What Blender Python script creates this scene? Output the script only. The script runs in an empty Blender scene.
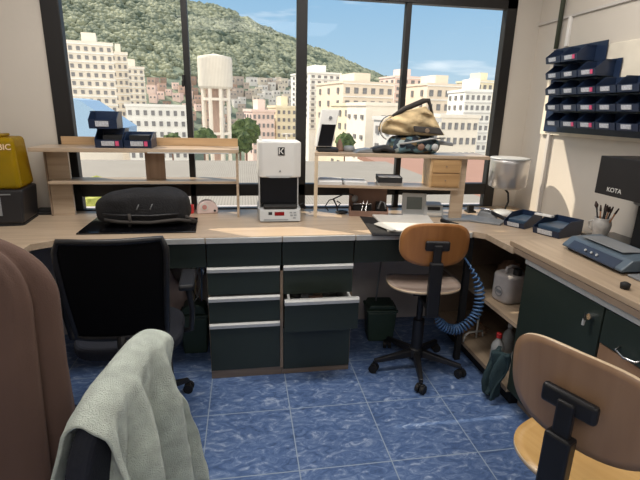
import bpy, bmesh, math, random
from mathutils import Vector, Matrix, noise
random.seed(7)
C = bpy.context.scene.collection
PI = math.pi
H = 1.52
YAW, PITCH, ROLL, FPX = .168, .27955, .0242, 452.9
YW = 3.05      # back wall plane
XR = 1.98      # right wall plane
ZB = .865      # worktop height

# ---------- camera axes and pixel-to-plane helpers (used only to read positions on known planes)
def _axes():
    cy, sy = math.cos(YAW), math.sin(YAW)
    f = Vector((sy*math.cos(PITCH), cy*math.cos(PITCH), -math.sin(PITCH)))
    r0 = Vector((cy, -sy, 0)); u0 = r0.cross(f)
    r = r0*math.cos(ROLL)+u0*math.sin(ROLL); u = -r0*math.sin(ROLL)+u0*math.cos(ROLL)
    return r, u, f
RX, UX, FX = _axes()
def _ray(x, y): return FX+RX*((x-320)/FPX)-UX*((y-240)/FPX)
def fz(x, y, z): d = _ray(x, y); return d*((z-H)/d.z)+Vector((0, 0, H))
def fy(x, y, Y): d = _ray(x, y); return d*(Y/d.y)+Vector((0, 0, H))
def fx(x, y, X): d = _ray(x, y); return d*(X/d.x)+Vector((0, 0, H))

# ---------- materials
def nt(m):
    m.use_nodes = True; t = m.node_tree; t.nodes.clear(); return t
def N(t, typ, **kw):
    n = t.nodes.new(typ)
    for k, v in kw.items():
        if k.startswith('i_'):
            key = k[2:]; key = int(key) if key.isdigit() else key.replace('_', ' ')
            n.inputs[key].default_value = v
        else: setattr(n, k, v)
    return n
def L(t, a, b): t.links.new(a, b)
def c4(c): return (c[0], c[1], c[2], 1)
def paint(name, col, rough=.5, metal=0, var=.08, scale=8, bump=0, bscale=60, coat=0, spec=.5):
    m = bpy.data.materials.new(name); t = nt(m)
    o = N(t, 'ShaderNodeOutputMaterial'); b = N(t, 'ShaderNodeBsdfPrincipled', i_Roughness=rough, i_Metallic=metal)
    b.inputs['Specular IOR Level'].default_value = spec
    b.inputs['Coat Weight'].default_value = coat
    tc = N(t, 'ShaderNodeTexCoord'); nz = N(t, 'ShaderNodeTexNoise', i_Scale=scale, i_Detail=4.)
    L(t, tc.outputs['Object'], nz.inputs['Vector'])
    r = N(t, 'ShaderNodeValToRGB')
    r.color_ramp.elements[0].position = .3; r.color_ramp.elements[1].position = .7
    r.color_ramp.elements[0].color = c4([v*(1-var) for v in col]); r.color_ramp.elements[1].color = c4([min(1, v*(1+var)) for v in col])
    L(t, nz.outputs['Fac'], r.inputs[0]); L(t, r.outputs[0], b.inputs['Base Color'])
    if bump:
        n2 = N(t, 'ShaderNodeTexNoise', i_Scale=bscale, i_Detail=3.); L(t, tc.outputs['Object'], n2.inputs['Vector'])
        bp = N(t, 'ShaderNodeBump', i_Strength=bump, i_Distance=.01); L(t, n2.outputs['Fac'], bp.inputs['Height']); L(t, bp.outputs[0], b.inputs['Normal'])
    L(t, b.outputs[0], o.inputs[0]); return m
def wood(name, c1, c2, rough=.35, axis='X', scale=1.):
    m = bpy.data.materials.new(name); t = nt(m)
    o = N(t, 'ShaderNodeOutputMaterial'); b = N(t, 'ShaderNodeBsdfPrincipled', i_Roughness=rough)
    tc = N(t, 'ShaderNodeTexCoord'); mp = N(t, 'ShaderNodeMapping')
    s = {'X': (1.5, 22, 22), 'Y': (22, 1.5, 22), 'Z': (22, 22, 1.5)}[axis]
    mp.inputs['Scale'].default_value = [v*scale for v in s]
    nz = N(t, 'ShaderNodeTexNoise', i_Scale=1.6, i_Detail=6., i_Distortion=.6)
    r = N(t, 'ShaderNodeValToRGB'); r.color_ramp.elements[0].position = .32; r.color_ramp.elements[1].position = .68
    r.color_ramp.elements[0].color = c4(c1); r.color_ramp.elements[1].color = c4(c2)
    L(t, tc.outputs['Object'], mp.inputs[0]); L(t, mp.outputs[0], nz.inputs['Vector']); L(t, nz.outputs['Fac'], r.inputs[0])
    L(t, r.outputs[0], b.inputs['Base Color']); L(t, b.outputs[0], o.inputs[0]); return m
def clear(name, col, amt=.9, rough=.02):
    """thin see-through sheet"""
    m = bpy.data.materials.new(name); t = nt(m)
    o = N(t, 'ShaderNodeOutputMaterial'); tr = N(t, 'ShaderNodeBsdfTransparent', i_Color=c4(col))
    g = N(t, 'ShaderNodeBsdfGlossy', i_Roughness=rough, i_Color=(1, 1, 1, 1)); mx = N(t, 'ShaderNodeMixShader', i_0=1-amt)
    L(t, tr.outputs[0], mx.inputs[1]); L(t, g.outputs[0], mx.inputs[2]); L(t, mx.outputs[0], o.inputs[0]); return m
def tinted(name, col, amt, rough=.15):
    """translucent plastic: part transparent tint, part principled body"""
    m = bpy.data.materials.new(name); t = nt(m)
    o = N(t, 'ShaderNodeOutputMaterial'); tr = N(t, 'ShaderNodeBsdfTransparent', i_Color=c4(col))
    b = N(t, 'ShaderNodeBsdfPrincipled', i_Roughness=rough); b.inputs['Base Color'].default_value = c4(col); b.inputs['Specular IOR Level'].default_value = .5 if rough < .5 else .1
    mx = N(t, 'ShaderNodeMixShader', i_0=amt)
    L(t, tr.outputs[0], mx.inputs[1]); L(t, b.outputs[0], mx.inputs[2]); L(t, mx.outputs[0], o.inputs[0]); return m
def glow(name, col, s):
    m = bpy.data.materials.new(name); t = nt(m)
    o = N(t, 'ShaderNodeOutputMaterial'); e = N(t, 'ShaderNodeEmission', i_Color=c4(col), i_Strength=s); L(t, e.outputs[0], o.inputs[0]); return m
def tiles():
    m = bpy.data.materials.new('blue_marbled_tile'); t = nt(m)
    o = N(t, 'ShaderNodeOutputMaterial'); b = N(t, 'ShaderNodeBsdfPrincipled')
    tc = N(t, 'ShaderNodeTexCoord'); mp = N(t, 'ShaderNodeMapping'); mp.inputs['Location'].default_value = (.212, -2.045, 0)
    br = N(t, 'ShaderNodeTexBrick', offset=0., squash=1., i_Scale=1.)
    br.inputs['Mortar Size'].default_value = .0035; br.inputs['Mortar Smooth'].default_value = .6
    br.inputs['Brick Width'].default_value = .42; br.inputs['Row Height'].default_value = .43; br.inputs['Bias'].default_value = 0
    br.inputs['Color1'].default_value = (0, 0, 0, 1); br.inputs['Color2'].default_value = (1, 1, 1, 1); br.inputs['Mortar'].default_value = (.5, .5, .5, 1)
    L(t, tc.outputs['Object'], mp.inputs[0]); L(t, mp.outputs[0], br.inputs['Vector'])
    m2 = N(t, 'ShaderNodeMapping'); m2.inputs['Scale'].default_value = (11, 20, 9); m2.inputs['Rotation'].default_value = (0, 0, .15)
    nz = N(t, 'ShaderNodeTexNoise', i_Scale=1.1, i_Detail=8., i_Roughness=.68, i_Distortion=1.4)
    L(t, tc.outputs['Object'], m2.inputs[0]); L(t, m2.outputs[0], nz.inputs['Vector'])
    r = N(t, 'ShaderNodeValToRGB'); e = r.color_ramp.elements
    e[0].position = .3; e[0].color = (.055, .095, .20, 1); e[1].position = .72; e[1].color = (.48, .56, .70, 1)
    a = e.new(.45); a.color = (.085, .15, .32, 1); a = e.new(.57); a.color = (.155, .235, .42, 1)
    L(t, nz.outputs['Fac'], r.inputs[0])
    n3 = N(t, 'ShaderNodeTexNoise', i_Scale=2.2, i_Detail=2.); L(t, tc.outputs['Object'], n3.inputs['Vector'])
    mxa = N(t, 'ShaderNodeMix', data_type='RGBA', blend_type='MULTIPLY'); mxa.inputs[0].default_value = .2
    r3 = N(t, 'ShaderNodeValToRGB'); r3.color_ramp.elements[0].position = .35; r3.color_ramp.elements[1].position = .65
    r3.color_ramp.elements[0].color = (.5, .5, .55, 1)
    L(t, n3.outputs['Fac'], r3.inputs[0]); L(t, r.outputs[0], mxa.inputs[6]); L(t, r3.outputs[0], mxa.inputs[7])
    mx = N(t, 'ShaderNodeMix', data_type='RGBA'); L(t, br.outputs['Fac'], mx.inputs[0]); L(t, mxa.outputs[2], mx.inputs[6])
    mx.inputs[7].default_value = (.30, .37, .46, 1)
    L(t, mx.outputs[2], b.inputs['Base Color']); b.inputs['Roughness'].default_value = .32
    bp = N(t, 'ShaderNodeBump', i_Strength=.3, i_Distance=.002, invert=True); L(t, br.outputs['Fac'], bp.inputs['Height']); L(t, bp.outputs[0], b.inputs['Normal'])
    L(t, b.outputs[0], o.inputs[0]); return m
def corrugated(name, c1, c2, per, axis=0):
    m = bpy.data.materials.new(name); t = nt(m)
    o = N(t, 'ShaderNodeOutputMaterial'); b = N(t, 'ShaderNodeBsdfPrincipled', i_Roughness=.8)
    tc = N(t, 'ShaderNodeTexCoord'); w = N(t, 'ShaderNodeTexWave', bands_direction='XY'[axis] if axis < 2 else 'X', i_Scale=per, i_Distortion=.4)
    nz = N(t, 'ShaderNodeTexNoise', i_Scale=.8, i_Detail=4.)
    L(t, tc.outputs['Object'], w.inputs['Vector']); L(t, tc.outputs['Object'], nz.inputs['Vector'])
    ad = N(t, 'ShaderNodeMath', operation='MULTIPLY_ADD'); ad.inputs[1].default_value = .6
    L(t, w.outputs['Fac'], ad.inputs[0]); ml = N(t, 'ShaderNodeMath', operation='MULTIPLY'); ml.inputs[1].default_value = .4
    L(t, nz.outputs['Fac'], ml.inputs[0]); L(t, ml.outputs[0], ad.inputs[2])
    r = N(t, 'ShaderNodeValToRGB'); r.color_ramp.elements[0].color = c4(c1); r.color_ramp.elements[1].color = c4(c2)
    L(t, ad.outputs[0], r.inputs[0]); L(t, r.outputs[0], b.inputs['Base Color']); L(t, b.outputs[0], o.inputs[0]); return m
def leafy(name, ca, cb, scale):
    m = bpy.data.materials.new(name); t = nt(m)
    o = N(t, 'ShaderNodeOutputMaterial'); b = N(t, 'ShaderNodeBsdfPrincipled', i_Roughness=.9)
    tc = N(t, 'ShaderNodeTexCoord'); nz = N(t, 'ShaderNodeTexNoise', i_Scale=scale, i_Detail=7., i_Roughness=.7)
    L(t, tc.outputs['Object'], nz.inputs['Vector'])
    r = N(t, 'ShaderNodeValToRGB'); r.color_ramp.elements[0].position = .38; r.color_ramp.elements[1].position = .62
    r.color_ramp.elements[0].color = c4(ca); r.color_ramp.elements[1].color = c4(cb)
    L(t, nz.outputs['Fac'], r.inputs[0]); L(t, r.outputs[0], b.inputs['Base Color']); L(t, b.outputs[0], o.inputs[0]); return m
def camo(name):
    m = bpy.data.materials.new(name); t = nt(m)
    o = N(t, 'ShaderNodeOutputMaterial'); b = N(t, 'ShaderNodeBsdfPrincipled', i_Roughness=.8)
    tc = N(t, 'ShaderNodeTexCoord'); nz = N(t, 'ShaderNodeTexVoronoi', i_Scale=38.)
    L(t, tc.outputs['Object'], nz.inputs['Vector'])
    r = N(t, 'ShaderNodeValToRGB'); r.color_ramp.interpolation = 'CONSTANT'; e = r.color_ramp.elements
    e[0].color = (.02, .035, .05, 1); e[1].position = .3; e[1].color = (.09, .17, .2, 1)
    for p, c in ((.5, (.03, .05, .04, 1)), (.62, (.3, .36, .36, 1)), (.75, (.16, .11, .05, 1)), (.85, (.02, .03, .05, 1))): a = e.new(p); a.color = c
    sp = N(t, 'ShaderNodeSeparateColor'); L(t, nz.outputs['Color'], sp.inputs[0]); L(t, sp.outputs[0], r.inputs[0])
    L(t, r.outputs[0], b.inputs['Base Color']); L(t, b.outputs[0], o.inputs[0]); return m

M = dict(
 wall=paint('wall_paint', (.56, .515, .455), .8, var=.03, scale=2, bump=.05, bscale=40),
 wallL=paint('left_wall_paint', (.52, .49, .46), .85, var=.03, scale=2, bump=.05, bscale=40),
 under=paint('pale_grey_paint', (.62, .58, .57), .6, var=.05),
 ceil=paint('ceiling_paint', (.75, .73, .70), .9, var=.02),
 frame=paint('black_aluminium', (.006, .005, .005), .5, var=.2),
 green=paint('dark_green_laminate', (.021, .031, .025), .42, var=.12, scale=3),
 top=wood('pale_maple_laminate', (.38, .285, .20), (.49, .385, .28), .32, 'X'),
 topY=wood('pale_maple_laminate_lengthwise', (.38, .28, .19), (.49, .38, .27), .32, 'Y'),
 edge=paint('brown_edge_banding', (.27, .20, .145), .5, var=.1),
 kick=wood('plinth_wood', (.20, .15, .115), (.30, .235, .18), .5, 'X'),
 steel=paint('brushed_aluminium', (.58, .59, .58), .4, .4, var=.06, scale=20),
 chrome=paint('bright_metal', (.7, .7, .7), .2, 1, var=.05),
 black=paint('black_plastic', (.010, .010, .012), .42, var=.2),
 blackm=paint('matt_black', (.008, .008, .009), .7, var=.2),
 blackgl=paint('black_glass', (.004, .004, .005), .08, var=.1),
 fabric=paint('black_bag_fabric', (.007, .007, .009), .85, var=.3, scale=20, bump=.4, bscale=120),
 meshf=tinted('black_mesh_fabric', (.004, .004, .005), .985, .9),
 navyf=paint('dark_navy_upholstery', (.006, .008, .016), .85, var=.2, bump=.2, bscale=200),
 brown=paint('brown_cloth', (.125, .073, .056), .9, var=.12, scale=5, bump=.15, bscale=300),
 towel=paint('pale_green_terry', (.78, .86, .77), .95, var=.14, scale=30, bump=1., bscale=420),
 ply=wood('orange_brown_plywood', (.36, .145, .045), (.46, .20, .065), .28, 'Z', .6),
 plyF=wood('tan_plywood', (.30, .175, .10), (.36, .22, .13), .4, 'Z', .5),
 plyE=wood('pale_ply_edge', (.62, .47, .30), (.76, .60, .42), .4, 'X', 2),
 seatY=wood('honey_ply_seat', (.56, .33, .115), (.68, .43, .17), .22, 'X', .5),
 seatW=wood('worn_ply_seat', (.30, .22, .18), (.44, .36, .31), .12, 'X', .5),
 navy=paint('navy_plastic', (.013, .026, .062), .38, var=.15),
 navyL=paint('blue_grey_plastic', (.045, .085, .14), .4, var=.15),
 white=paint('white_plastic', (.64, .635, .61), .4, var=.03),
 offw=paint('off_white_plastic', (.62, .60, .56), .45, var=.05),
 label=paint('paper_label', (.52, .54, .58), .7, var=.25, scale=120),
 pink=paint('pink_sticker', (.75, .10, .22), .6),
 paper=paint('white_paper', (.75, .74, .72), .8, var=.05),
 card=paint('brown_cardboard', (.22, .13, .095), .8, var=.15),
 grey=paint('grey_plastic', (.20, .21, .22), .45, var=.1),
 lgrey=paint('light_grey_plastic', (.42, .43, .43), .4, var=.06),
 binG=paint('dark_green_plastic', (.032, .060, .045), .5, var=.15),
 khaki=paint('khaki_canvas', (.50, .38, .215), .85, var=.28, scale=16, bump=.6, bscale=45),
 strap=paint('dark_webbing', (.035, .03, .027), .85, var=.2),
 camo=camo('dark_patterned_cloth'),
 silver=paint('silver_shade', (.60, .58, .57), .34, .8, var=.04, scale=3),
 yellow=tinted('amber_acrylic', (.58, .40, .015), .34, .12),
 red=paint('red_plastic', (.55, .03, .03), .5), redled=glow('red_display', (.35, .02, .02), .5),
 hose=paint('blue_hose', (.08, .17, .34), .35, var=.3, scale=40),
 teal=paint('teal_cloth', (.018, .042, .05), .85, var=.2, bump=.4),
 plast=paint('cloudy_bottle', (.36, .37, .37), .35, var=.2, scale=14),
 jug=paint('cloudy_white_jug', (.42, .39, .38), .5, var=.12, scale=14),
 crum=paint('crumpled_brown_paper', (.30, .19, .12), .85, var=.3, scale=25, bump=.8, bscale=40),
 pinkish=paint('pale_pink_ceramic', (.70, .56, .53), .35, var=.05),
 vase=paint('mottled_grey_ceramic', (.42, .40, .375), .35, var=.2, scale=30),
 handle=wood('brush_handle_wood', (.25, .10, .04), (.4, .18, .07), .4, 'Z'),
 bristle=paint('dark_bristle', (.05, .03, .025), .9),
 foil=paint('crumpled_foil', (.75, .74, .72), .25, .9, var=.3, scale=30, bump=1, bscale=30),
 bagw=paint('pale_plastic_bag', (.40, .30, .27), .6, var=.2, scale=9, bump=.7, bscale=14),
 pipeG=paint('dark_green_pipe', (.045, .055, .035), .5),
 glass=clear('window_glass', (.97, .98, .98), .991),
 floor=tiles(),
 screen=paint('lcd_grey', (.12, .14, .13), .2),
)

# ---------- mesh builder
class MB:
    def __init__(s): s.bm = bmesh.new(); s.T = Matrix.Identity(4)
    def _v(s, p): return s.bm.verts.new(s.T @ Vector(p))
    def box(s, x0, x1, y0, y1, z0, z1, M4=None):
        if x0 > x1: x0, x1 = x1, x0
        if y0 > y1: y0, y1 = y1, y0
        if z0 > z1: z0, z1 = z1, z0
        P = [Vector(p) for p in ((x0,y0,z0),(x1,y0,z0),(x1,y1,z0),(x0,y1,z0),(x0,y0,z1),(x1,y0,z1),(x1,y1,z1),(x0,y1,z1))]
        if M4: P = [M4 @ p for p in P]
        v = [s._v(p) for p in P]
        for f in ((0,3,2,1),(4,5,6,7),(0,1,5,4),(1,2,6,5),(2,3,7,6),(3,0,4,7)): s.bm.faces.new([v[i] for i in f])
        return s
    def hexa(s, P):
        v = [s._v(p) for p in P]
        for f in ((0,3,2,1),(4,5,6,7),(0,1,5,4),(1,2,6,5),(2,3,7,6),(3,0,4,7)): s.bm.faces.new([v[i] for i in f])
        return s
    def prism(s, poly, axis, a, b):
        """extrude a 2D polygon along an axis between a and b"""
        def p3(p, t):
            return {'x': (t, p[0], p[1]), 'y': (p[0], t, p[1]), 'z': (p[0], p[1], t)}[axis]
        va = [s._v(p3(p, a)) for p in poly]; vb = [s._v(p3(p, b)) for p in poly]; n = len(poly)
        s.bm.faces.new(va[::-1]); s.bm.faces.new(vb)
        for i in range(n): s.bm.faces.new((va[i], va[(i+1)%n], vb[(i+1)%n], vb[i]))
        return s
    def tube(s, pts, r, n=8, closed=False, cap=True):
        pts = [Vector(p) for p in pts]; k = len(pts); rs = r if isinstance(r, (list, tuple)) else [r]*k
        rings = []; up = Vector((0, 0, 1)); prev = None
        for i, p in enumerate(pts):
            if closed: d = pts[(i+1)%k]-pts[i-1]
            else: d = pts[min(i+1, k-1)]-pts[max(i-1, 0)]
            d.normalize()
            if prev is None:
                a = d.orthogonal().normalized() if abs(d.dot(up)) > .95 else d.cross(up).normalized()
            else:
                a = (prev-d*prev.dot(d)); a = a.normalized() if a.length > 1e-6 else d.orthogonal().normalized()
            prev = a; b = d.cross(a)
            rings.append([s._v(p+(a*math.cos(2*PI*j/n)+b*math.sin(2*PI*j/n))*rs[i]) for j in range(n)])
        for i in range(k if closed else k-1):
            A, B = rings[i], rings[(i+1)%k]
            for j in range(n): s.bm.faces.new((A[j], A[(j+1)%n], B[(j+1)%n], B[j]))
        if cap and not closed: s.bm.faces.new(rings[0][::-1]); s.bm.faces.new(rings[-1])
        return s
    def lathe(s, prof, x=0, y=0, n=24, cap=True, sx=1, sy=1):
        rings = [[s._v((x+r*sx*math.cos(2*PI*j/n), y+r*sy*math.sin(2*PI*j/n), z)) for j in range(n)] for r, z in prof]
        for A, B in zip(rings, rings[1:]):
            for j in range(n): s.bm.faces.new((A[j], A[(j+1)%n], B[(j+1)%n], B[j]))
        if cap: s.bm.faces.new(rings[0][::-1]); s.bm.faces.new(rings[-1])
        return s
    def grid(s, fn, nu, nv, wrapu=False):
        V = [[s._v(fn(i/(nu if wrapu else nu-1), j/(nv-1))) for j in range(nv)] for i in range(nu)]
        for i in range(nu if wrapu else nu-1):
            for j in range(nv-1):
                s.bm.faces.new((V[i][j], V[(i+1)%nu][j], V[(i+1)%nu][j+1], V[i][j+1]))
        return s
    def blob(s, c, rx, ry, rz, sub=2, amp=0, fr=3, seed=0, flat=None):
        r = bmesh.ops.create_icosphere(s.bm, subdivisions=sub, radius=1)
        for v in r['verts']:
            d = v.co.copy(); k = 1+amp*noise.noise(d*fr+Vector((seed, seed*1.7, 0)))
            p = Vector((d.x*rx*k, d.y*ry*k, d.z*rz*k))
            if flat is not None: p.z = max(p.z, -flat)
            v.co = s.T @ (p+Vector(c))
        return s
    def build(s, name, mat, parent=None, bevel=0, smooth=False, solid=0, sub=0, label=None, segs=2):
        bmesh.ops.recalc_face_normals(s.bm, faces=s.bm.faces[:])
        me = bpy.data.meshes.new(name); s.bm.to_mesh(me); s.bm.free()
        me.materials.append(mat)
        if smooth:
            for p in me.polygons: p.use_smooth = True
        o = bpy.data.objects.new(name, me); C.objects.link(o)
        if parent is not None: o.parent = parent
        if solid: md = o.modifiers.new('solid', 'SOLIDIFY'); md.thickness = solid; md.offset = 0
        if bevel: md = o.modifiers.new('bevel', 'BEVEL'); md.width = bevel; md.segments = segs; md.limit_method = 'ANGLE'
        if sub: md = o.modifiers.new('sub', 'SUBSURF'); md.levels = sub; md.render_levels = sub
        if label: o['label'] = label
        return o
def tag(o, label, cat, group=None, kind=None):
    o['label'] = label; o['category'] = cat
    if group: o['group'] = group
    if kind: o['kind'] = kind
    return o
def thing(name, label, cat, loc=(0, 0, 0), rz=0, group=None):
    o = bpy.data.objects.new(name, None); C.objects.link(o); o.empty_display_size = .05
    o.location = loc; o.rotation_euler = (0, 0, rz); tag(o, label, cat, group); return o
def struct(name, mb, mat, parent=None, **k):
    o = mb.build(name, mat, parent, **k); o['kind'] = 'structure'; return o
def copy_tree(o, parent=None):
    c = o.copy(); C.objects.link(c)
    if parent is not None: c.parent = parent
    for ch in [x for x in list(bpy.data.objects) if x.parent == o]: copy_tree(ch, c)
    return c
def bx(*a): return MB().box(*a)
def text(body, size, parent, mat, M4, name='lettering', ext=.0004):
    cu = bpy.data.curves.new('t', 'FONT'); cu.body = body; cu.size = size; cu.extrude = ext; cu.align_x = 'CENTER'; cu.align_y = 'CENTER'
    cu.offset = size*.012
    tmp = bpy.data.objects.new('t', cu); C.objects.link(tmp)
    dg = bpy.context.evaluated_depsgraph_get(); me = bpy.data.meshes.new_from_object(tmp.evaluated_get(dg))
    bpy.data.objects.remove(tmp); me.transform(M4); me.materials.clear(); me.materials.append(mat)
    o = bpy.data.objects.new(name, me); C.objects.link(o); o.parent = parent; return o
def face_mat(origin, right, up):
    r = Vector(right).normalized(); u = Vector(up).normalized(); n = r.cross(u)
    m = Matrix((( r.x, u.x, n.x, origin[0]), (r.y, u.y, n.y, origin[1]), (r.z, u.z, n.z, origin[2]), (0, 0, 0, 1))); return m

# =====================================================================  SETTING
struct('floor', bx(-1.75, 2.1, -2.0, 3.2, -.1, 0), M['floor'])
struct('ceiling', bx(-1.75, 2.1, -2.0, 3.2, 2.7, 2.8), M['ceil'])
WX0, WX1, WZ0, WZ1 = -1.12, 1.80, .80, 2.245
w = MB(); w.box(-1.80, WX0, YW, YW+.07, 0, 2.7); w.box(WX1, 2.05, YW, YW+.07, 0, 2.7); w.box(WX0, WX1, YW, YW+.07, 0, WZ0); w.box(WX0, WX1, YW, YW+.07, WZ1, 2.7)
struct('wall_back', w, M['wall'])
struct('wall_right', bx(XR, XR+.12, -2.0, YW, 0, 2.7), M['wall'])
struct('wall_left', bx(-1.80, -1.68, -2.0, YW, 0, 2.7), M['wallL'])
struct('wall_rear', bx(-1.68, XR, -2.0, -1.9, 0, 2.7), M['wallL'])
struct('pale_wall_sheet', bx(-1.68, XR, YW-.006, YW-.0005, .0, .795), M['under'])  # thin sheet over the lower wall, paler to offset the shade under the bench
# window
win = bpy.data.objects.new('window_1', None); C.objects.link(win); win['kind'] = 'structure'
FW0, FW1 = YW-.012, YW+.045
f = MB(); f.box(WX0, WX0+.10, FW0, FW1, WZ0, WZ1); f.box(WX1-.075, WX1, FW0, FW1, WZ0, WZ1)
f.box(WX0, WX1, FW0, FW1, 2.185, WZ1); f.box(WX0, WX1, FW0, FW1, WZ0, .872)
struct('window_frame', f, M['frame'], win, bevel=.004)
struct('window_rail', bx(WX0+.1, WX1-.075, FW0, FW1, .955, 1.035), M['frame'], win, bevel=.004)
struct('window_sill', bx(WX0, WX1, YW+.046, YW+.12, .82, .866), M['under'], win)
mull = [(-.335, .036), (.372, .066), (1.055, .036)]
for x, wd in mull:
    struct('mullion', bx(x-wd/2, x+wd/2, FW0, FW1-.01, .872, 2.185), M['frame'], win, bevel=.003)
xs = [WX0+.1, -.335, .372, 1.055, WX1-.075]
for i in range(4):
    for z0, z1 in ((.872, .955), (1.035, 2.185)):
        struct('pane', bx(xs[i]+.01, xs[i+1]-.01, YW+.03, YW+.034, z0, z1), M['glass'], win)
for x in (-.335, 1.055):
    p = fy(183 if x < 0 else 408, 80, YW-.02)
    g = MB(); g.box(x-.028, x-.016, YW-.035, YW-.012, p.z-.035, p.z+.03); g.box(x-.03, x-.018, YW-.05, YW-.03, p.z-.04, p.z-.005)
    struct('latch', g, M['frame'], win)
# right wall conduits and trim
o = MB().tube([(1.953, 2.80, 1.925), (1.953, 2.80, 2.70)], .014, 12).build('conduit_pipe', M['pipeG'], smooth=True)
tag(o, 'dark green round conduit pipe running up the right wall above the bins', 'pipe')
o = bx(1.955, XR, 2.732, 2.760, .867, 1.42).build('cable_trunking', M['wallL'], bevel=.003)
tag(o, 'pale narrow cable trunking down the right wall below the bins', 'trunking')
o = MB().box(1.962, XR, 2.715, 2.74, 1.93, 2.10).build('conduit_cover', M['ceil'], bevel=.003)
tag(o, 'short white vertical cable cover beside the dark pipe above the bins', 'trunking')
struct('trim_1', bx(XR-.014, XR, -1.9, YW, 2.095, 2.112), M['wallL'], bevel=.003)

# unseen ceiling panels and area lamps added to brighten the room
for i, (x, y) in enumerate(((-.55, 1.95), (.9, 1.95), (.2, -.9))):
    t = thing('fill_panel', ['unseen fill light panel added over the left chairs', 'unseen fill light panel added over the right stool', 'unseen fill light panel added at the rear of the room'][i], 'fill light', (x, y, 2.7))
    bx(-.6, .6, -.3, .3, -.05, 0).build('housing', M['white'], t)
    bx(-.57, .57, -.27, .27, -.055, -.0505).build('diffuser', glow('fill_diffuser', (1, .93, .84), 1.5), t)
    ld = bpy.data.lights.new('fill_lamp', 'AREA'); ld.shape = 'RECTANGLE'; ld.size = 1.1 if i < 2 else 2.2; ld.size_y = .5 if i < 2 else 1.1; ld.energy = 20 if i < 2 else 26; ld.color = (1, .95, .89)
    lo = bpy.data.objects.new('lamp', ld); C.objects.link(lo); lo.parent = t; lo.location = (0, 0, -.07)

# =====================================================================  BENCHES
FYB = 2.37
# worktop of back bench with corner piece
poly = [(-1.68, 3.04), (-1.68, 1.55), (-1.03, 1.55), (-1.03, 2.29), (-.95, FYB-.02), (1.30, FYB-.02), (1.35, 2.30), (1.35, 2.03), (1.97, 2.03), (1.97, 3.04)]
wt = thing('worktop', 'long pale wood worktop running under the window and round both corners', 'worktop', (0, 0, ZB))
MB().prism(poly, 'z', -.034, 0).build('board', M['top'], wt, bevel=.002)
# apron drawers under the worktop
ap_x = [-.93, -.62, -.213, .192, .598, .905, 1.29]
names = ['green apron drawer behind the mesh chair, furthest left', 'green apron drawer just left of the drawer cabinet', 'green apron drawer above the left drawer column', 'green apron drawer above the right drawer column', 'green apron drawer over the lidded bin right of the cabinet', 'green apron drawer behind the wooden stool, furthest right']
for i in range(6):
    x0, x1 = ap_x[i]+.003, ap_x[i+1]-.003
    t = thing('drawer_unit', names[i], 'drawer', ((x0+x1)/2, FYB, .69), 0)
    h = (x1-x0)/2
    bx(-h, h, .02, .5, .006, .135).build('drawer_box', M['edge'], t)
    bx(-h, h, 0, .018, 0, .139).build('drawer_front', M['green'], t, bevel=.0015)
    bx(-h, h, -.031, -.0205, .141, .171).build('pull_strip', M['steel'], t, bevel=.002)
# drawer cabinet
cb = thing('drawer_cabinet', 'dark green two column drawer cabinet with aluminium pulls under the bench', 'cabinet', (0, FYB, 0))
X0, XM, X1 = -.215, .190, .598
c = MB(); c.box(X0, X0+.012, .004, .60, .05, .655); c.box(XM-.008, XM+.008, -.0, .60, .05, .655); c.box(X1-.012, X1, .004, .60, .05, .655); c.box(X0, X1, .585, .60, .05, .655); c.box(X0, X1, .02, .6, .05, .062); c.box(X0, X1, .02, .6, .640, .655)
c.build('carcass', M['edge'], cb)
bx(X0, XM-.001, .012, .55, 0, .052).build('plinth', M['kick'], cb); bx(XM+.001, X1, .012, .55, 0, .036).build('plinth', M['kick'], cb)
def drawer(x0, x1, z0, z1, y, deep=True, parent=cb):
    d = bx(x0+.002, x1-.002, y-.001, y+.016, z0, z1-.030).build('drawer', M['green'], parent, bevel=.0012)
    MB().prism([(y-.010, z1-.028), (y+.016, z1-.028), (y+.016, z1), (y-.002, z1), (y-.010, z1-.010)], 'x', x0+.002, x1-.002).build('pull', M['steel'], d)
    return d
for z0, z1 in ((.527, .688), (.358, .516), (.057, .354)): drawer(X0, XM-.008, z0, z1, 0)
drawer(XM+.008, X1, .515, .688, 0)
bx(XM+.010, X1-.002, 0, .016, .038, .305).build('door', M['green'], cb, bevel=.0012)
od = drawer(XM+.004, X1+.010, .345, .535, -.13)
t_ = MB(); xx0, xx1 = XM+.03, X1-.02
t_.box(xx0, xx1, -.113, .30, .36, .366); t_.box(xx0, xx0+.012, -.113, .30, .36, .515); t_.box(xx1-.012, xx1, -.113, .30, .36, .515); t_.box(xx0, xx1, .295, .30, .36, .5)
t_.build('drawer_tray', M['steel'], od)
for k in range(7):
    a = random.uniform(xx0+.04, xx1-.1); bx(a, a+random.uniform(.04, .09), -.10+k*.035, -.08+k*.035, .37, random.uniform(.47, .51)).build('packet', M[['grey', 'edge', 'blackm', 'paper', 'card'][k % 5]], None)
    o = C.objects[-1] if False else bpy.data.objects['packet' if k == 0 else 'packet.%03d' % k]
    o.location = (0, FYB, 0)
    tag(o, ['grey', 'tan', 'black', 'white', 'brown', 'grey', 'tan'][k]+[' small box at the front of the open drawer', ' small box in the front half of the open drawer', ' flat case in the open drawer', ' small box in the middle of the open drawer', ' small box behind the middle of the open drawer', ' small box towards the back of the open drawer', ' small box at the very back of the open drawer'][k], 'box')
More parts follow.
